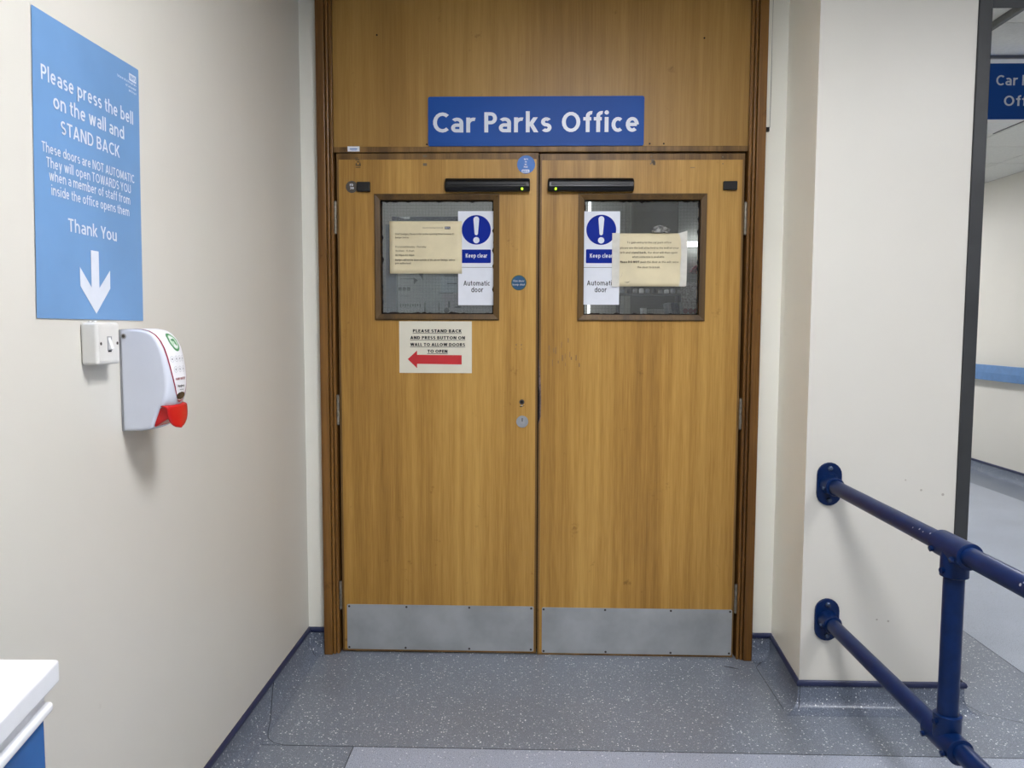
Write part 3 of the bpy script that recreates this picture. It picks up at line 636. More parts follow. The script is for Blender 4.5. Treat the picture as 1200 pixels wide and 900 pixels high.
# black tabs
for x0, x1, z0, z1, lb in ((-.704, -.652, 1.893, 1.931, 'small black plastic box at the top left of the left door'), (.745, .799, 1.897, 1.931, 'small black plastic box at the top right of the right door')):
    b = obj('contact_box', MB().box(x0, x1, D-.016, D, z0, z1), 'matt_black', None, bevel=.003, origin=((x0+x1)/2, D, z0)); tag(b, lb, 'plastic box')
    obj('lid_line', MB().box(x0+.004, x1-.004, D-.0166, D-.0160, z0+.005, z1-.005), 'matt_black', b)
# discs
def disc_sign(name, x, z, r, mat, lb, th=.0012):
    t = thing(name, (x, D, z-r), lb, 'sticker'); d = obj('disc', MB().disc((x, D-.0004, z), (0,-1,0), r, th, 44), mat, t); return t
t = disc_sign('number_disc', -.727, 1.913, .0235, 'disc_grey', 'dark grey round disc with white characters left of the black box on the left door')
fput(t, [('FD', -.7345, -.7205, 1.9165, .0085), ('30', -.7345, -.7185, 1.9035, .0095)], D-.0017, .24, 'print_white')
t = disc_sign('blue_disc', -.031, 1.999, .0355, 'disc_blue', 'mid-blue round sticker with white print at the top corner of the left door')
fput(t, [('WP1', -.040, -.024, 2.0165, .006), ('14', -.0365, -.0285, 2.0065, .006), ('85', -.037, -.0285, 1.9965, .006), ('PRE', -.040, -.0245, 1.9865, .006)], D-.0017, .24, 'print_white')
bd = obj('badge', plate_y(rrect(-.048, -.018, 1.967, 1.979, .002, D-.0020), .0003), 'print_white', t)
obj('badge_lettering', front_text([('NHS', -.045, -.021, 1.9695, .0068)], D-.0021, .24), 'disc_blue', bd)
t = disc_sign('fire_door_disc', -.058, 1.534, .0305, 'disc_rim', 'small round dark blue fire door sticker beside the left window')
obj('disc_centre', MB().disc((-.058, D-.0017, 1.534), (0,-1,0), .0265, .0003, 40), 'navy_disc', t)
fput(t, [('Fire door', -.080, -.036, 1.5375, .0075), ('keep shut', -.083, -.034, 1.523, .0075)], D-.0021, .17, 'ink_grey')
# small white tab
t = thing('label_tab', (-.716, D-.008, 2.05), 'tiny white label stuck on the door head at the left corner', 'label')
obj('sheet', MB().box(-.740, -.692, D-.0092, D-.0084, 2.050, 2.070), 'paper', t)
obj('print_lines', MB().box(-.731, -.701, D-.0095, D-.0093, 2.0575, 2.0610).box(-.726, -.704, D-.0095, D-.0093, 2.0535, 2.0548), 'disc_blue', t)
# mandatory notices: on the glass
G = D+.0125
def keep_clear(x0, x1, z0, z1, zm, cx, cz, r, rx0, rx1, rz0, rz1, txt, lb, jag):
    t = thing('keep_clear_notice', ((x0+x1)/2, G, z0), lb, 'notice')
    pts = [(x0, G-.0006, z0), (x1, G-.0006, z0)]
    if jag:
        rnd = random.Random(4)
        for i in range(1, 24):
            z = z0+(z1-z0)*i/24; d = max(0, rnd.gauss(.001, .0012)) + (.007 if i in (4, 10, 14, 19) else 0); pts.append((x1-d, G-.0006, z))
    pts += [(x1, G-.0006, z1), (x0, G-.0006, z1)]
    obj('sheet', plate_y(pts, .0005), 'paper', t)
    y = G-.0010
    obj('blue_circle', MB().disc((cx, y, cz), (0,-1,0), r, .0003, 56), 'safety_blue', t)
    ex = MB(); top, bot = cz+r*.90, cz-r*.36
    pts = []
    for k in range(13):
        a = PI*k/12; pts.append((cx+.0115*math.cos(a), y-.0006, top-.0115+.0115*math.sin(a)))
    for k in range(9):
        a = PI+PI*k/8; pts.append((cx+.0068*math.cos(a), y-.0006, bot+.0068+.0068*math.sin(a)))
    ex.prism(pts, (0,.0002,0)); ex.disc((cx, y-.0004, cz-r*.70), (0,-1,0), .0125, .0003, 28)
    obj('exclamation_mark', ex, 'print_white', t)
    obj('blue_banner', plate_y(rrect(rx0, rx1, rz0, rz1, .004, y-.0002), .0003), 'safety_blue', t)
    obj('rule_line', MB().box(x0, x1-.003, y-.0001, y+.0001, zm-.0008, zm+.0008), 'ink_soft', t)
    fput(t, [txt[0]], y-.0002, .19, 'print_white')
    fput(t, txt[1:], y, .16, 'ink')
    return t
keep_clear(-.303, -.158, 1.4445, 1.819, 1.596, -.2295, 1.745, .0585, -.289, -.171, 1.613, 1.667,
    [('Keep clear', -.2722+.000, -.186, 1.6345, .0165), ('Automatic', -.281, -.1745, 1.5230, .0195), ('door', -.2501, -.202, 1.4965, .0205)],
    'white and blue Keep clear, Automatic door notice in the left window', True)
keep_clear(.196, .3445, 1.4475, 1.818, 1.596, .270, 1.745, .0595, .210, .328, 1.613, 1.668,
    [('Keep clear', .2259, .316, 1.6345, .0165), ('Automatic', .2151, .327, 1.5245, .0195), ('door', .2461, .2937, 1.4975, .0205)],
    'white and blue Keep clear, Automatic door notice in the right window', False)
# cream paper left
def wavy(x0, x1, z0, z1, y, amp, seed, nx=14, nz=10):
    rnd = random.Random(seed); ph = [rnd.random()*6 for _ in range(4)]; P = []
    for j in range(nz+1):
        row = []
        for i in range(nx+1):
            u, v = i/nx, j/nz; d = amp*(math.sin(u*7+ph[0]+v*3)+.6*math.sin(v*9+ph[1]-u*4))*.5
            row.append(Vector((x0+(x1-x0)*u, y-abs(d), z0+(z1-z0)*v)))
        P.append(row)
    return MB().grid(P)
t = thing('opening_times_paper', (-.433, G, 1.57), 'cream printed sheet taped across the left window beside the Keep clear notice', 'paper notice')
s = obj('sheet', wavy(-.579, -.2875, 1.5705, 1.779, G-.0016, .0018, 3), 'paper_cream', t, smooth=True)
s.modifiers.new('solid', 'SOLIDIFY').thickness = .0003
L = [('University Hospitals of Leicester', -.4449, -.3627, 1.7505, .005),
     ('Staff badges. Please refer to the opening times to issue ID', -.5548, -.3183, 1.7250, .0068), ('badges below.', -.555, -.500, 1.7111, .0068),
     ('Processed Monday - Thursday', -.5553, -.4315, 1.6740, .0068), ('10.00am - 11.30am', -.5554, -.4797, 1.6580, .0068)]
fput(t, L, G-.0040, .15, 'ink_soft')
fput(t, [('02.00pm-03.30pm', -.5555, -.4798, 1.6405, .0070), ('Badges will not be done outside of the above timings, unless', -.5557, -.3151, 1.6215, .0070), ('pre-authorised', -.5558, -.4938, 1.6085, .0070)], G-.0040, .19, plain('brown ink', (92, 82, 62), .7))
b = obj('badge', MB().box(-.356, -.334, G-.0042, G-.0038, 1.7475, 1.7575), 'folder_navy', t)
obj('badge_lettering', front_text([('NHS', -.354, -.336, 1.7495, .006)], G-.0043, .2), 'ink_grey', b)
# cream paper right with tape strips
t = thing('entry_instructions_paper', (.463, G, 1.52), 'creased cream sheet with white tape at both ends across the right window', 'paper notice')
s = obj('sheet', wavy(.316, .608, 1.5205, 1.7305, G-.0024, .0035, 8, 20, 12), 'paper_cream', t, smooth=True)
s.modifiers.new('solid', 'SOLIDIFY').thickness = .0003
tp = obj('tape_strip', wavy(.3135, .3435, 1.519, 1.7315, G-.0062, .0012, 5, 3, 14), 'tape', t, smooth=True, label='white tape strip')
P = []
for j in range(15):
    v = j/14; z = 1.521+(1.741-1.521)*v
    w0 = .582+.004*math.sin(v*9)-.010*max(0, v-.82)/.18+.010*math.exp(-((v-.55)/.18)**2)
    P.append([Vector((w0+(.611-w0)*u, G-.0062-.004*u*math.sin(v*PI), z-(.011*(1-u) if j == 14 else 0))) for u in (0, .33, .66, 1)])
tp2 = obj('tape_strip', MB().grid(P), 'tape', t, smooth=True, label='crinkled white tape strip')
fput(t, [('To gain entry to the car park office', .3726, .5482, 1.691, .0075), ('please use the bell attached to the wall on your', .3458, .5783, 1.6695, .0075),
    ('left and', .3461, .386, 1.651, .0075), ('the door will then open', .4555, .5726, 1.651, .0075),
    ('when someone is available.', .3937, .5226, 1.634, .0075), ('push the door as this will cause', .427, .5780, 1.614, .0075), ('the door to break.', .4147, .5061, 1.5935, .0075)], G-.0068, .16, 'ink_soft')
fput(t, [('stand back,', .3905, .4505, 1.651, .0078), ('Please', .3466, .374, 1.614, .0078), ('DO NOT', .378, .4225, 1.614, .0078)], G-.0068, .22, plain('bold ink', (66, 58, 48), .7))
obj('crease', MB().prism([(.357, G-.0066, 1.578), (.3495, G-.0066, 1.556), (.3515, G-.0066, 1.560)], (0,-.0003,0)).prism([(.362, G-.0066, 1.538), (.375, G-.0066, 1.5375), (.390, G-.0066, 1.542), (.376, G-.0066, 1.535)], (0,-.0003,0)), 'ink_soft', t)
# crumpled clear tape above it
rnd = random.Random(12); P = []
for j in range(7):
    P.append([Vector((.470+.010*i+rnd.uniform(-.003,.003), G-.003-rnd.random()*.016, 1.7325+.005*j*(1-abs(i-3)/9)+rnd.uniform(-.0015,.0015))) for i in range(8)])
o = obj('crumpled_tape', MB().grid(P), plain('crumpled clear tape', (150, 150, 146), .12, 0, .4, 60, coat=.6), None, origin=(.50, G, 1.732))
tag(o, 'crumpled shiny clear tape on the glass above the creased cream sheet', 'tape')
# press button notice under left window
t = thing('press_button_notice', (-.394, D, 1.17), 'off-white notice with a red arrow under the left window', 'notice')
obj('sheet', MB().box(-.541, -.247, D-.0016, D-.0008, 1.170, 1.379), 'paper_off', t)
y = D-.0018
lt = [('PLEASE STAND BACK', -.4853, -.2882, 1.3340, .0125), ('AND PRESS BUTTON ON', -.4959, -.2744, 1.3065, .0125), ('WALL TO ALLOW DOORS', -.4961, -.2744, 1.2790, .0125), ('TO OPEN', -.4268, -.3454, 1.2520, .0125)]
fput(t, lt, y, .24, 'ink')
for _, a, b_, z, _c in lt: obj('underline', MB().box(a-.001, b_+.001, y-.0003, y, z-.0046, z-.0028), 'ink', t)
obj('red_arrow', MB().prism([(x, y, z) for x, z in ((-.507, 1.226), (-.469, 1.261), (-.469, 1.2435), (-.288, 1.2425), (-.288, 1.205), (-.469, 1.207), (-.469, 1.189))], (0,-.0003,0)), 'arrow_red', t)

# ---- trunking by the frame
t = thing('cable_trunking', (.905, D, 2.12), 'narrow white cable trunking running up beside the right door frame', 'cable trunking')
obj('cover', MB().box(.9005, .918, D-.014, D, 2.138, TOP), 'wall_cream', t, bevel=.001)
obj('cable', MB().tube([(.9205, D-.003, 2.14), (.9215, D-.003, 2.30), (.920, D-.003, 2.5), (.9208, D-.003, TOP-.01)], .0016, 8), 'hole', t)
obj('end_cap', MB().box(.9008, .9178, D-.012, D, 2.122, 2.1375), 'matt_black', t)

# ================================================================== LEFT WALL
WX = -.93
# poster
pc = [(1.417, 1.372), (1.811, 1.370), (1.825, 1.956), (1.439, 1.949)]
t = thing('wall_poster', (WX, 1.62, 1.37), 'large pale blue poster asking visitors to press the bell, on the left wall', 'poster')
NY, NZ = 12, 18; P = []
for j in range(NZ+1):
    v = j/NZ; row = []
    for i in range(NY+1):
        u = i/NY; y = (pc[0][0]*(1-u)+pc[1][0]*u)*(1-v)+(pc[3][0]*(1-u)+pc[2][0]*u)*v; z = (pc[0][1]*(1-u)+pc[1][1]*u)*(1-v)+(pc[3][1]*(1-u)+pc[2][1]*u)*v
        bl = .0016+.0003*math.sin(u*5+v*3)+.0003*math.sin(v*7+1) 
        row.append(Vector((WX+bl, y, z)))
    P.append(row)
s = obj('sheet', MB().grid(P), 'poster_blue', t, smooth=True)
PX = WX+.0025
def ptxt(lines, wt):
    put(t, [(s_, (PX, ya, za), (PX, yb, zb), cap, (0, .012, 1), (.0001, 0, 0), wt) for s_, ya, za, yb, zb, cap in lines], 'print_white')
ptxt([('Please press the bell', 1.4587, 1.8215, 1.7922, 1.8215, .0285), ('on the wall and', 1.4926, 1.7772, 1.7494, 1.7780, .0285), ('STAND BACK', 1.5139, 1.7331, 1.7285, 1.7332, .0265),
    ('Thank You', 1.5255, 1.546, 1.7039, 1.5452, .0262)], .155)
ptxt([('These doors are NOT AUTOMATIC', 1.4519, 1.687, 1.7881, 1.6877, .0190), ('They will open TOWARDS YOU', 1.464, 1.660, 1.7714, 1.6615, .0195),
    ('when a member of staff from', 1.471, 1.6362, 1.7659, 1.6358, .0195), ('inside the office opens them', 1.4762, 1.609, 1.7604, 1.6085, .0195)], .15)
ptxt([('University Hospitals', 1.7299, 1.9120, 1.8106, 1.9125, .0058), ('of Leicester', 1.764, 1.9020, 1.8106, 1.9025, .0058), ('NHS Trust', 1.778, 1.8930, 1.8106, 1.8935, .0052)], .15)
ar = [(1.6133, 1.3837), (1.5589, 1.4395), (1.5594, 1.4784), (1.5993, 1.4381), (1.6012, 1.5146), (1.6298, 1.5164), (1.6278, 1.4377), (1.6725, 1.4778), (1.6704, 1.4453)]
ar = [(1.6133, 1.3837), (1.5589, 1.4395), (1.5594, 1.4784), (1.5993, 1.4381), (1.6012, 1.5160), (1.6298, 1.5160), (1.6278, 1.4381), (1.6720, 1.4784), (1.6704, 1.4395)]
obj('down_arrow', MB().prism([(PX, y, z) for y, z in ar], (.0003,0,0)), 'print_white', t)
b = obj('badge', MB().box(PX, PX+.0003, 1.7812, 1.8115, 1.9195, 1.9355), 'print_white', t)
obj('badge_lettering', text_mb([('NHS', (PX+.0004, 1.7845, 1.9225), (PX+.0004, 1.8085, 1.9225), .0098, (0,0,1), (.0002,0,0), .2)]), 'poster_blue', b)

# switch
t = thing('bell_switch', (WX, 1.598, 1.277), 'square white bell push box below the pale blue poster', 'switch')
obj('back_box', MB().box(WX, WX+.0355, 1.555, 1.643, 1.277, 1.365), 'switch_w', t, bevel=.0065, seg=5)
fp = obj('front_plate', MB().box(WX+.0352, WX+.0362, 1.562, 1.636, 1.284, 1.358), 'switch_w', t, bevel=.0004)
obj('rocker_surround', MB().hollow(0, .016, 0, .030, .002, .014, .002, .028, 0, .001), 'grey_pl', fp)
o = bpy.context.scene.collection.objects[-1]
for v in o.data.vertices: v.co = Vector((WX+.0362+v.co.y, 1.5915+v.co.x+fp.location.x*0, 1.306+v.co.z)) - wpos(t) + Vector((0,0,0)) if False else Vector((WX+.0362+(v.co.y+wpos(fp).y), 1.5915+(v.co.x+wpos(fp).x), 1.306+(v.co.z+wpos(fp).z)))-wpos(fp)
obj('rocker', MB().prism([(WX+.0365, 1.594, 1.333), (WX+.0405, 1.594, 1.320), (WX+.044, 1.594, 1.3095), (WX+.0365, 1.594, 1.3080)], (0, .011, 0)), 'white', fp, bevel=.0008)
obj('rocker_gap', MB().box(WX+.0361, WX+.0367, 1.593, 1.606, 1.303, 1.3075), 'hole', fp)
for y in (1.5675, 1.630): obj('screw', MB().disc((WX+.0360, y, 1.321), (1,0,0), .0034, .0007, 14), 'screw', fp)
obj('loose_sealant', wavy(0, .03, 0, .005, 0, .001, 2, 6, 2), 'white', t)
o = bpy.context.scene.collection.objects[-1]
for v in o.data.vertices:
    c = v.co + wpos(t); v.co = Vector((WX+.010+c.z*1.2, 1.562+c.x, 1.3665+abs(c.y)*3+.001*math.sin(c.x*900))) - wpos(t)

# dispenser
t = thing('soap_dispenser', (WX, 1.76, 1.12), 'white hand gel dispenser with red push lever on the left wall', 'dispenser')
Y0, Y1 = 1.700, 1.800; YC, HW = (Y0+Y1)/2, (Y1-Y0)/2
prof = [(-.926,1.3505),(-.900,1.3512),(-.880,1.3492),(-.864,1.3450),(-.852,1.3370),(-.842,1.3240),(-.835,1.3070),(-.8295,1.2860),(-.8260,1.2630),(-.8240,1.2400),(-.8240,1.2200),(-.8265,1.2000),(-.830,1.1880),(-.834,1.1800),(-.838,1.1765),(-.843,1.172),(-.8515,1.150),(-.861,1.126),(-.885,1.1215),(-.926,1.121)]
def bulge(s): return .012*(1-abs(s)**2.4)
NS = 16
CL = [0]
for a, b in zip(prof, prof[1:]): CL.append(CL[-1]+math.hypot(b[0]-a[0], b[1]-a[1]))
def kL(L):
    # index along the profile at arc length L
    for i in range(len(CL)-1):
        if L <= CL[i+1]: return i+(L-CL[i])/(CL[i+1]-CL[i])
    return len(CL)-1.001
def Lz(z):
    # arc length where the front of the shell passes height z
    for i in range(3, 17):
        if prof[i][1] >= z >= prof[i+1][1]: return CL[i]+(prof[i][1]-z)/(prof[i][1]-prof[i+1][1])*(CL[i+1]-CL[i])
def nrm_at(i):
    a, b = prof[max(i-1, 0)], prof[min(i+1, len(prof)-1)]; tx, tz = b[0]-a[0], b[1]-a[1]; l = math.hypot(tx, tz); return (-tz/l, tx/l)
def bpt(k, s, out=0.0):
    i = min(int(k), len(prof)-2); f = k-i; x = prof[i][0]*(1-f)+prof[i+1][0]*f; z = prof[i][1]*(1-f)+prof[i+1][1]*f
    n0, n1 = nrm_at(i), nrm_at(i+1); nx, nz = n0[0]*(1-f)+n1[0]*f, n0[1]*(1-f)+n1[1]*f
    w_ = min(1, max(0, (k-1)/5.0)) if k < 12.5 else max(.2, 1-(k-12.5)/2.5)
    d = bulge(s)*w_+out
    return Vector((x+nx*d, YC+HW*s, z+nz*d))
def bL(L, s, out): return bpt(kL(L), s, out)
P = []
ss = [-1+2*i/NS for i in range(NS+1)]
for k in range(len(prof)): P.append([bpt(k, s) for s in ss])
mb = MB().grid(P)
side = [[p[0] for p in P], [p[-1] for p in P]]
for sd in side: mb.add(sd, [tuple(range(len(sd)))])
mb.add([P[0][0], P[0][-1], P[-1][-1], P[-1][0]], [(0,1,2,3)])
body = obj('body', mb, 'disp', t)
bm = bmesh.new(); bm.from_mesh(body.data); bmesh.ops.remove_doubles(bm, verts=bm.verts, dist=1e-5); bmesh.ops.recalc_face_normals(bm, faces=bm.faces)
for f in bm.faces: f.smooth = True
bm.to_mesh(body.data); bm.free()
bv = body.modifiers.new('bevel', 'BEVEL'); bv.width = .006; bv.segments = 4; bv.limit_method = 'ANGLE'; bv.angle_limit = math.radians(50)
wn = body.modifiers.new('wn', 'WEIGHTED_NORMAL'); wn.keep_sharp = False
obj('back_plate', MB().box(WX, WX+.005, Y0+.002, Y1-.002, 1.119, 1.350), 'grey_pl', t, bevel=.002)
# front label: tongue shape on the shell
LA, LB = .014, Lz(1.1885)
def tongue(L):
    u = (L-LA)/(LB-LA); return .86*max(0, (1-max(0, u)**3.4))**.5
Ls = [LA+(LB-LA)*i/40 for i in range(41)]
lab = obj('front_label', MB().grid([[bL(L, tongue(L)*s, .0006) for s in [-1+2*i/12 for i in range(13)]] for L in Ls]), 'label_w', t, smooth=True, label='white label with red outline')
ol = MB()
for sg_ in (-1, 1):
    ol.grid([[bL(L, sg_*(tongue(L)+.034), .0009) for L in Ls], [bL(L, sg_*max(0, tongue(L)-.034), .0009) for L in Ls]])
ol.grid([[bL(LB+.0012, s_*.05, .0009) for s_ in (-1, 0, 1)], [bL(LB-.0025, s_*.30, .0009) for s_ in (-1, 0, 1)]])
obj('red_outline', ol, 'red_line', lab)
def on_shell(L0, s0, rL, rs, inner, out=.0010, n=40):
    A, B = [], []
    for i in range(n+1):
        a = 2*PI*i/n; A.append(bL(L0+rL*math.cos(a), s0+rs*math.sin(a), out)); B.append(bL(L0+rL*inner*math.cos(a), s0+rs*inner*math.sin(a), out))
    return MB().grid([A, B])
LC = Lz(1.317)
obj('pale_oval', on_shell(LC, .02, .0165, .31, .02), 'pale_green', lab)
obj('green_ring', on_shell(LC, .02, .0215, .40, .76, .0013), 'green', lab)
obj('pictogram', on_shell(LC+.003, .12, .006, .07, .1, .0013), 'green', lab)
obj('pictogram', on_shell(LC-.004, .02, .003, .16, .1, .0013), 'green', lab)
for z0, sl in ((1.281, (-.56, -.25, .06, .37)), (1.258, (-.42, -.08, .26))):
    for s0 in sl:
        obj('pictogram_ring', on_shell(Lz(z0), s0, .0068, .135, .86, .0010, 24), 'ink_grey', lab)
        obj('pictogram_dot', on_shell(Lz(z0), s0, .0025, .05, .1, .0010, 10), 'grey_pl', lab)
def shell_text(body_, z0, s0, s1, cap, mat):
    L0 = Lz(z0); q = text_mb([(body_, (s0, 0, 0), (s1, 0, 0), cap, (0,1,0), (0,0,1e-9), .2)])
    q.v = [bL(L0-v.y, v.x, .0011+v.z) for v in q.v]; obj('text_line', q, mat, lab)
shell_text('HAND SANITIZER', 1.2345, -.50, .36, .0052, 'red_line')
shell_text('Hygiene', 1.2190, -.36, .20, .0055, 'ink')
shell_text('foam soap', 1.2120, -.20, .16, .0030, 'ink')
P2 = []
L1, L2 = Lz(1.2085), Lz(1.1925)
for i in range(9):
    u = i/8; hw = .40*math.sqrt(max(0, 1-(2*u-1)**2 if u < .5 else 1-((u-.5)/.5)**2))+.002
    P2.append([bL(L1+(L2-L1)*u, hw*s, .0012) for s in [-1+2*j/8 for j in range(9)]])
obj('level_window', MB().grid(P2), plain('dark level window', (62, 54, 46), .2), lab)
obj('key_lock', MB().disc((-.917, Y0-.0005, 1.335), (0,-1,0), .0062, .0012, 24), 'grey_pl', t, smooth=True)
obj('key_hole', MB().disc((-.917, Y0-.0017, 1.335), (0,-1,0), .0036, .0005, 18), 'screw', t)
# lever: wedge arm + rounded paddle
lv = obj('push_lever', MB().prism([(-.8525, YC-HW*.86, 1.1735), (-.822, YC-HW*.86, 1.1755), (-.822, YC-HW*.86, 1.150), (-.858, YC-HW*.86, 1.128)], (0, HW*1.6, 0)), 'red', t, bevel=.003, seg=3, label='red push lever')
pd = MB(); pd = MB(); rows = []
for i in range(17):
    u = i/16
    hw = HW*.98*(math.sqrt(max(0, 1-max(0, (u-.18)/.82)**2.5)) if u > .18 else 1.0) + .0006
    if u < .2: x = -.846+.026*math.sin(u/.2*PI/2); z = 1.1805-.008*(1-math.cos(u/.2*PI/2))
    else: x = -.820+.006*(u-.2); z = 1.1725-(u-.2)/.8*.050
    rows.append([Vector((x-.004*s*s, YC+hw*s+.002, z)) for s in [-1+2*j/12 for j in range(13)]])
pdo = obj('paddle', pd.grid(rows), 'red', lv, smooth=True)
sdm = pdo.modifiers.new('solid', 'SOLIDIFY'); sdm.thickness = .004; sdm.offset = -1
#obj('nozzle', MB().tube([(-.842, YC, 1.131), (-.842, YC, 1.115)], .007, 16), 'matt_black', t)

# ================================================================== GUARD RAIL
R = .0242; RS = .0315
gr = thing('guard_rail', (1.045, 1.89, 0), 'navy blue tubular guard rail fixed to the pillar face on the right', 'guard rail')
UZ, LZ = .815, .330; TY = 1.885; XW, XT = 1.035, 1.045; YE = .95; XE = 1.053
def rx(y): return XW+(XT-XW)*(2.68-y)/(2.68-1.6)
for z in (UZ, LZ):
    zz = z if z == UZ else z
    xw = XW if z == UZ else 1.043
    ov = []
    for k in range(12): a = PI*k/11; ov.append((xw+.0425*math.cos(a), 2.6795, z+.0335+.0425*math.sin(a)))
    for k in range(12): a = PI+PI*k/11; ov.append((xw+.0425*math.cos(a), 2.6795, z-.0335+.0425*math.sin(a)))
    fl = obj('wall_flange', MB().prism(ov, (0,-.010,0)), 'rail', gr, bevel=.003, seg=3)
    obj('socket', MB().tube([(xw, 2.672, z), (xw, 2.655, z), (xw+.0004, 2.628, z), (xw+.0005, 2.620, z), (xw+.0005, 2.615, z)], [.036, .0325, RS, RS+.001, .029], 28), 'rail', fl, smooth=True)
    for dz in (.056, -.056): obj('bolt', MB().tube([(xw, 2.670, z+dz), (xw, 2.664, z+dz), (xw, 2.662, z+dz)], [.0095, .0085, .005], 6), 'rail_nut', fl)
    obj('set_screw', MB().tube([(xw-.030, 2.64, z-.006), (xw-.036, 2.64, z-.008)], .0055, 6), 'rail_nut', fl)
    obj('rail_tube', MB().tube([(xw, 2.65, z), (rx(YE), YE, z)], R, 32), 'rail', gr, smooth=True)
xm = rx(TY)
obj('post_tube', MB().tube([(xm, TY, LZ+.02), (xm, TY, UZ-.02)], R, 32), 'rail', gr, smooth=True)
for z, sg_ in ((UZ, -1), (LZ, 1)):
    tf = obj('tee_fitting', MB().tube([(rx(TY+.066), TY+.066, z), (rx(TY+.064), TY+.064, z), (rx(TY-.064), TY-.064, z), (rx(TY-.066), TY-.066, z)], [.0285, RS+.0012, RS+.0012, .0285], 32), 'rail', gr, smooth=True)
    obj('tee_socket', MB().tube([(xm, TY, z+sg_*.005), (xm, TY, z+sg_*.066), (xm, TY, z+sg_*.068)], [RS+.0008, RS+.0012, .0285], 32), 'rail', tf, smooth=True)
    for dy in (.048, -.046):
        obj('set_screw', MB().tube([(rx(TY)-.027, TY+dy, z-.010*1), (rx(TY)-.0385, TY+dy, z-.013)], .0072, 8), 'rail', tf, smooth=False)
        obj('set_screw_tip', MB().tube([(rx(TY)-.0385, TY+dy, z-.013), (rx(TY)-.0395, TY+dy, z-.0133)], .0042, 6), 'rail_nut', tf)
    obj('set_screw', MB().tube([(xm-.027, TY-.006, z+sg_*.050), (xm-.0385, TY-.009, z+sg_*.050)], .0068, 8), 'rail', tf)
# end post out of view, standing on the floor
obj('end_post', MB().tube([(rx(YE), YE, .004), (rx(YE), YE, UZ)], R, 32), 'rail', gr, smooth=True)
obj('foot_flange', MB().tube([(rx(YE), YE, 0), (rx(YE), YE, .008), (rx(YE), YE, .009), (rx(YE), YE, .06)], [.055, .055, RS+.002, RS], 32), 'rail', gr, smooth=True)
for z in (UZ, LZ): obj('end_fitting', MB().tube([(rx(YE), YE, z-.05), (rx(YE), YE, z+.045)], RS, 28), 'rail', gr, smooth=True)
ch = MB()
for y, a, s_ in ((2.02, .9, .003), (2.0, 1.0, .0022), (1.97, .8, .0028), (1.60, 1.2, .0035), (1.595, .9, .002), (2.05, 1.1, .002)):
    x = rx(y); ch = MB().disc((x-math.sin(a)*(R+.0002), y, UZ+math.cos(a)*(R+.0002)), (-math.sin(a), 0, math.cos(a)), s_, .0003, 7); obj('paint_chip', ch, 'grey_pl', gr)
# marks on the pillar face
mk = MB()
for x, z, r in ((1.355, .795, .004), (1.43, .78, .005), (1.22, .33, .0035), (1.26, .325, .004), (1.33, .62, .003), (1.30, .83, .003)): mk.disc((x, 2.6798, z), (0,-1,0), r, .0004, 8)
sc_ = bpy.data.objects['wall_pillar']; obj('scuff_mark', mk, plain('wall scuff', (178, 172, 160), .6), sc_)

# ================================================================== CORRIDOR
t2 = structure('trim_3')
obj('post', MB().box(1.475, 1.519, 2.673, 2.80, .107, CEIL), 'frame_dark', t2, bevel=.003)

obj('header', MB().box(1.519, 4.245, 2.655, 2.80, 2.466, 2.60), 'frame_dark', t2)
obj('header_panel', MB().box(1.519, 4.245, 2.69, 2.76, 2.60, CEIL), 'wall', t2)
# hanging sign
t = thing('hanging_sign', (2.37, 3.8, 2.35), 'blue Car Parks Office sign hanging in the corridor at the right', 'sign')
obj('plate', plate_y(rrect(2.07, 2.69, 2.351, 2.608, .008, 3.80), .012), 'sign_blue', t)
put(t, [('Car Parks', (2.1882, 3.7995, 2.5060), (2.470, 3.7995, 2.5060), .048, (0,0,1), (0,-.0004,0), .175), ('Office', (2.2288, 3.7995, 2.4110), (2.432, 3.7995, 2.4110), .048, (0,0,1), (0,-.0004,0), .175)], 'print_white')
for x in (2.13, 2.63): obj('hanging_rod', MB().tube([(x, 3.806, 2.60), (x, 3.806, CEIL-.01)], .003, 8), 'metal', t)
# blue wall handrail on right wall
t = thing('wall_handrail', (4.25, 4, .88), 'blue flat handrail along the right corridor wall', 'handrail')
obj('rail_profile', MB().prism([(4.215, -2.9, .885), (4.215, -2.9, 1.015), (4.185, -2.9, 1.022), (4.178, -2.9, .95), (4.185, -2.9, .878)], (0, 14.8, 0)), 'handrail', t, bevel=.004)
for y in (-2, 0, 2, 4, 5.5, 7, 8.5, 10): obj('bracket', MB().box(4.21, 4.25, y-.03, y+.03, .91, .99), 'grey_pl', t)

# ================================================================== CABINET bottom left
t = thing('pedestal_cabinet', (-.76, .80, 0), 'white-topped blue cabinet at the lower left beside the left wall', 'cabinet')
def poly(top, inset):
    c = Vector((sum(p[0] for p in top)/len(top), sum(p[1] for p in top)/len(top)))
    out = []; n = len(top)
    P = [Vector(p) for p in top]
    for i in range(n):
        a, b_, c_ = P[i-1], P[i], P[(i+1) % n]; t1_, t2_ = (b_-a).normalized(), (c_-b_).normalized()
        n1, n2 = Vector((t1_.y, -t1_.x)), Vector((t2_.y, -t2_.x)); m_ = (n1+n2).normalized(); out.append(b_+m_*(inset/m_.dot(n1)))
    return out
tp_ = [(-.862, 1.008), (-.651, 1.011), (-.553, .52), (-.862, .50)]
TZ = .90
def slab(inset, z0, z1): return MB().prism([(p.x, p.y, z0) for p in poly(tp_, inset)], (0,0,z1-z0))
obj('worktop', slab(0, TZ-.032, TZ), 'counter', t, bevel=.004, seg=3)
obj('recess_band', slab(.016, TZ-.056, TZ-.032), 'band', t)
obj('rim', slab(.007, TZ-.070, TZ-.056), 'counter', t, bevel=.005, seg=4)
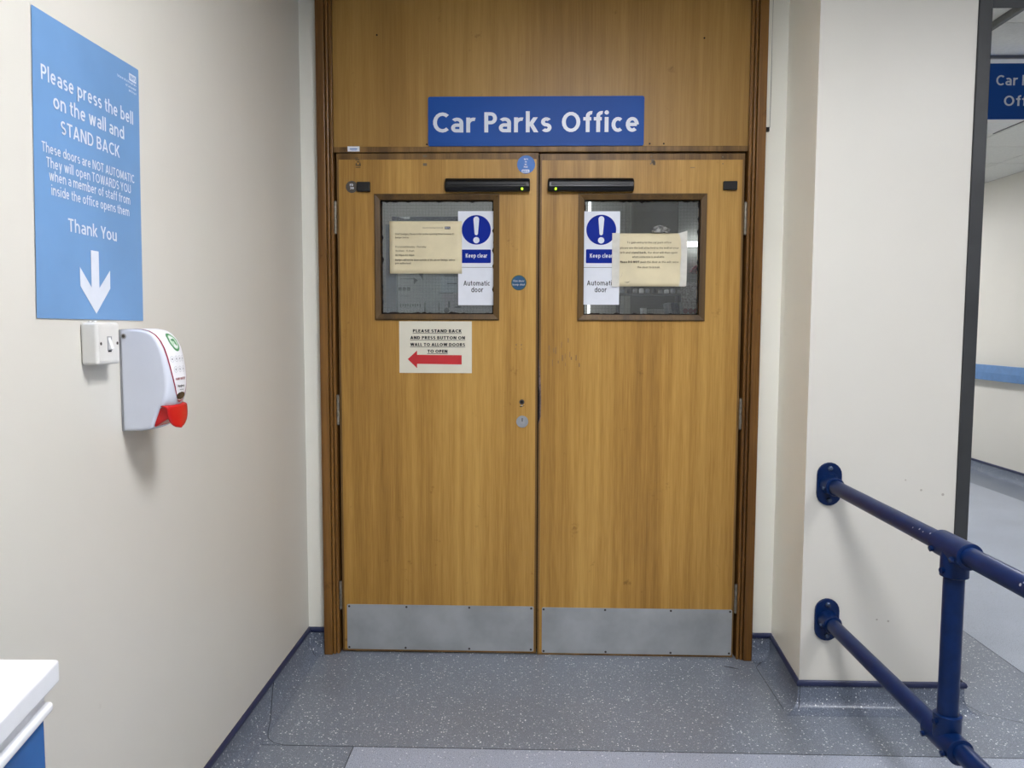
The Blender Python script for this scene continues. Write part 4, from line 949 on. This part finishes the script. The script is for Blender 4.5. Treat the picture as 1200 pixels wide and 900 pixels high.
obj('side_panel', slab(.016, .03, TZ-.070), 'tub', t, bevel=.006, seg=3)
obj('plinth', slab(.03, .001, .03), 'matt_black', t)

# ================================================================== OFFICE INTERIOR
t = thing('storage_locker', (.74, 5.0, 0), 'tall grey green locker inside the office behind the right window', 'locker')
obj('carcass', MB().box(.595, .880, 4.75, 5.088, 0, 2.25), 'cabinet', t, bevel=.004)
obj('locker_door', MB().box(.60, .875, 4.735, 4.748, 1.62, 2.24), 'cabinet', t, bevel=.003)
obj('shelf_front', MB().box(.55, .885, 4.70, 4.748, 1.585, 1.60), 'clutter', t)
t = thing('glowing_strip', (.363, 5.06, 0), 'thin vertical white strip with an added glow on the office wall behind the right Keep clear notice', 'strip light')
obj('tube', MB().tube([(.363, 5.06, .003), (.363, 5.06, 2.71)], .0085, 14), emit('glowing white strip', (255, 255, 255), .7), t, smooth=True)  # white strip given emission to look bright, no lamp known there
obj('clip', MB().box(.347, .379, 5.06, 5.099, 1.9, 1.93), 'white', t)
t = thing('conduit', (.905, 5.07, 0), 'grey conduit with a dark box on top inside the office', 'conduit')
obj('conduit_cover', MB().box(.888, .922, 5.092, 5.099, .003, 2.088), 'folder_grey', t)
obj('junction_box', MB().box(.881, .930, 5.092, 5.099, 2.088, 2.19), 'folder_navy', t)
t = thing('batten_light', (1.06, 5.06, 1.88), 'short bright strip light on the office wall behind the right window edge', 'strip light')
obj('tube', MB().box(.987, 1.20, 5.05, 5.085, 1.884, 1.910), emit('strip tube', (255, 255, 255), 3.0), t, bevel=.004)
obj('bracket', MB().box(.99, 1.19, 5.085, 5.099, 1.88, 1.914), 'white', t)
t = thing('pink_poster', (1.02, 5.09, 1.42), 'pink dotted paper pinned low on the office back wall', 'poster')
obj('sheet', MB().box(.965, 1.13, 5.092, 5.096, 1.421, 1.65), 'pinkprint', t)
for i in range(4): obj('red_spot', MB().disc((.965+.034*i, 5.092, 1.464), (0,-1,0), .0175, .004, 20), 'maroon', t)
o = obj('red_pouch', MB().prism([(1.015, 5.05, 1.715), (1.07, 5.05, 1.70), (1.075, 5.05, 1.765), (1.05, 5.05, 1.755)], (0,.048,0)), 'maroon', None, bevel=.004, origin=(1.04, 5.07, 1.71)); tag(o, 'small maroon pouch hung on the office wall', 'pouch')
t = thing('work_bench', (.72, 4.6, 0), 'grey workbench along the office back wall', 'bench')
obj('bench_top', MB().box(.42, 1.38, 4.30, 4.695, 1.385, 1.41), 'clutter', t)
for x in (.46, .84, 1.34): obj('leg', MB().box(x-.02, x+.02, 4.34, 4.38, 0, 1.385), 'clutter', t)
for i, (x, m_) in enumerate(((.795, 'folder_grey'), (.815, 'folder_navy'), (.838, 'folder_navy'), (.858, 'folder_grey'))):
    o = obj('ring_binder', MB().prism([(x-.025, 4.45, 1.495), (x-.010, 4.45, 1.50), (x+.010, 4.45, 1.411), (x-.006, 4.45, 1.4105)], (0,.16,0)), m_, None, origin=(x, 4.5, 1.41))
    tag(o, ('leaning grey binder on the office bench, leftmost', 'first leaning navy binder on the office bench, beside the leftmost grey one', 'second leaning navy binder on the office bench', 'leaning grey binder on the office bench, rightmost')[i], 'binder')
o = obj('carton', MB().box(.665, .755, 4.45, 4.55, 1.4105, 1.462), 'cardboard', None, bevel=.002, origin=(.71, 4.5, 1.4105)); tag(o, 'small pale carton on the office bench', 'carton')
o = obj('mug', MB().tube([(.64, 4.5, 1.4105), (.64, 4.5, 1.44), (.64, 4.5, 1.468)], [.016, .019, .021], 20), 'white', None, smooth=True, origin=(.64, 4.5, 1.4105)); tag(o, 'small white mug on the office bench', 'mug')
sh = thing('wall_shelf', (.74, 4.6, 1.53), 'dark shelf rack below the locker shelf holding jars', 'shelf')
obj('board', MB().box(.50, .865, 4.55, 4.695, 1.545, 1.556), 'clutter', sh)
obj('bracket', MB().box(.855, .865, 4.55, 4.695, 1.411, 1.545), 'hole', sh)
obj('bracket', MB().box(.50, .51, 4.55, 4.695, 1.411, 1.545), 'hole', sh)
rnd = random.Random(5)
ordn = ['first', 'second', 'third', 'fourth', 'fifth', 'sixth', 'seventh', 'eighth', 'ninth']
for i in range(9):
    x = .53+i*.037; h_ = .018+rnd.random()*.012; cn = ['grey', 'black', 'pale', 'white'][i % 4]
    o = obj('jar', MB().tube([(x, 4.60, 1.5562), (x, 4.60, 1.5562+h_*.8), (x, 4.60, 1.5562+h_)], [.014, .014, .010], 14), ['folder_grey', 'matt_black', 'cardboard', 'white'][i % 4], None, smooth=True, origin=(x, 4.6, 1.5562))
    tag(o, 'small %s jar, %s from the left on the dim office shelf' % (cn, ordn[i]), 'jar', 'jars on the office shelf')

# ---- document pocket behind the left glass
I = D+.030
t = thing('document_pocket', (-.43, I, 1.40), 'clear plastic pocket of grey leaflets behind the left window glass', 'document holder')
obj('pocket_film', MB().box(-.556, -.163, I-.0045, I-.0040, 1.410, 1.80), 'film', t)
obj('top_bar', MB().box(-.572, -.300, I-.004, I+.004, 1.783, 1.800), 'folder_navy', t, bevel=.002)
obj('painted_glint', MB().prism([(-.545, I-.0055, 1.797), (-.498, I-.0055, 1.797), (-.500, I-.0055, 1.791), (-.517, I-.0055, 1.7905)], (0,-.0005,0)), 'white', t)  # white sliver drawn as a glint on the plastic
obj('side_channel', MB().box(-.562, -.556, I-.004, I+.004, 1.408, 1.79), 'sheet_c', t)
lf = [('leaflet', -.552, -.425, 1.41, 1.60, 'sheet_a', 0), ('leaflet', -.430, -.325, 1.45, 1.60, 'sheet_a', .002), ('leaflet', -.375, -.30, 1.495, 1.59, 'paper', -.001), ('leaflet', -.372, -.165, 1.41, 1.495, 'sheet_b', .001), ('leaflet', -.46, -.36, 1.41, 1.47, 'sheet_a', -.0015)]
for n, a, b_, c, d_, m_, dy in lf: obj(n, MB().box(a, b_, I+dy, I+dy+.0005, c, d_), m_, t)
dk = MB(); y = I-.003
for a, b_, c, d_ in ((-.548, -.534, 1.503, 1.517), (-.531, -.517, 1.503, 1.517), (-.514, -.500, 1.503, 1.517), (-.382, -.325, 1.492, 1.4945), (-.385, -.381, 1.42, 1.455), (-.443, -.438, 1.41, 1.455), (-.345, -.338, 1.435, 1.46), (-.32, -.295, 1.435, 1.439), (-.35, -.31, 1.53, 1.533), (-.36, -.30, 1.56, 1.5615), (-.54, -.50, 1.48, 1.482), (-.54, -.48, 1.55, 1.5515)):
    dk.box(a, b_, y, y+.0003, c, d_)
for i in range(9): dk.box(-.542+i*.010, -.537+i*.010, y, y+.0003, 1.437+.003*(i % 2), 1.45)
dk.prism([(-.485, y, 1.60), (-.447, y, 1.60), (-.447, y, 1.545)], (0,.0003,0)).prism([(-.485, y, 1.555), (-.468, y, 1.545), (-.485, y, 1.528)], (0,.0003,0))
dk.disc((-.352, y, 1.423), (0,-1,0), .011, .0003, 20)
obj('printed_shapes', dk, 'sheet_d', t)
obj('backing_board', MB().box(-.60, -.16, I+.006, I+.010, 1.405, 1.77), 'sheet_c', t)
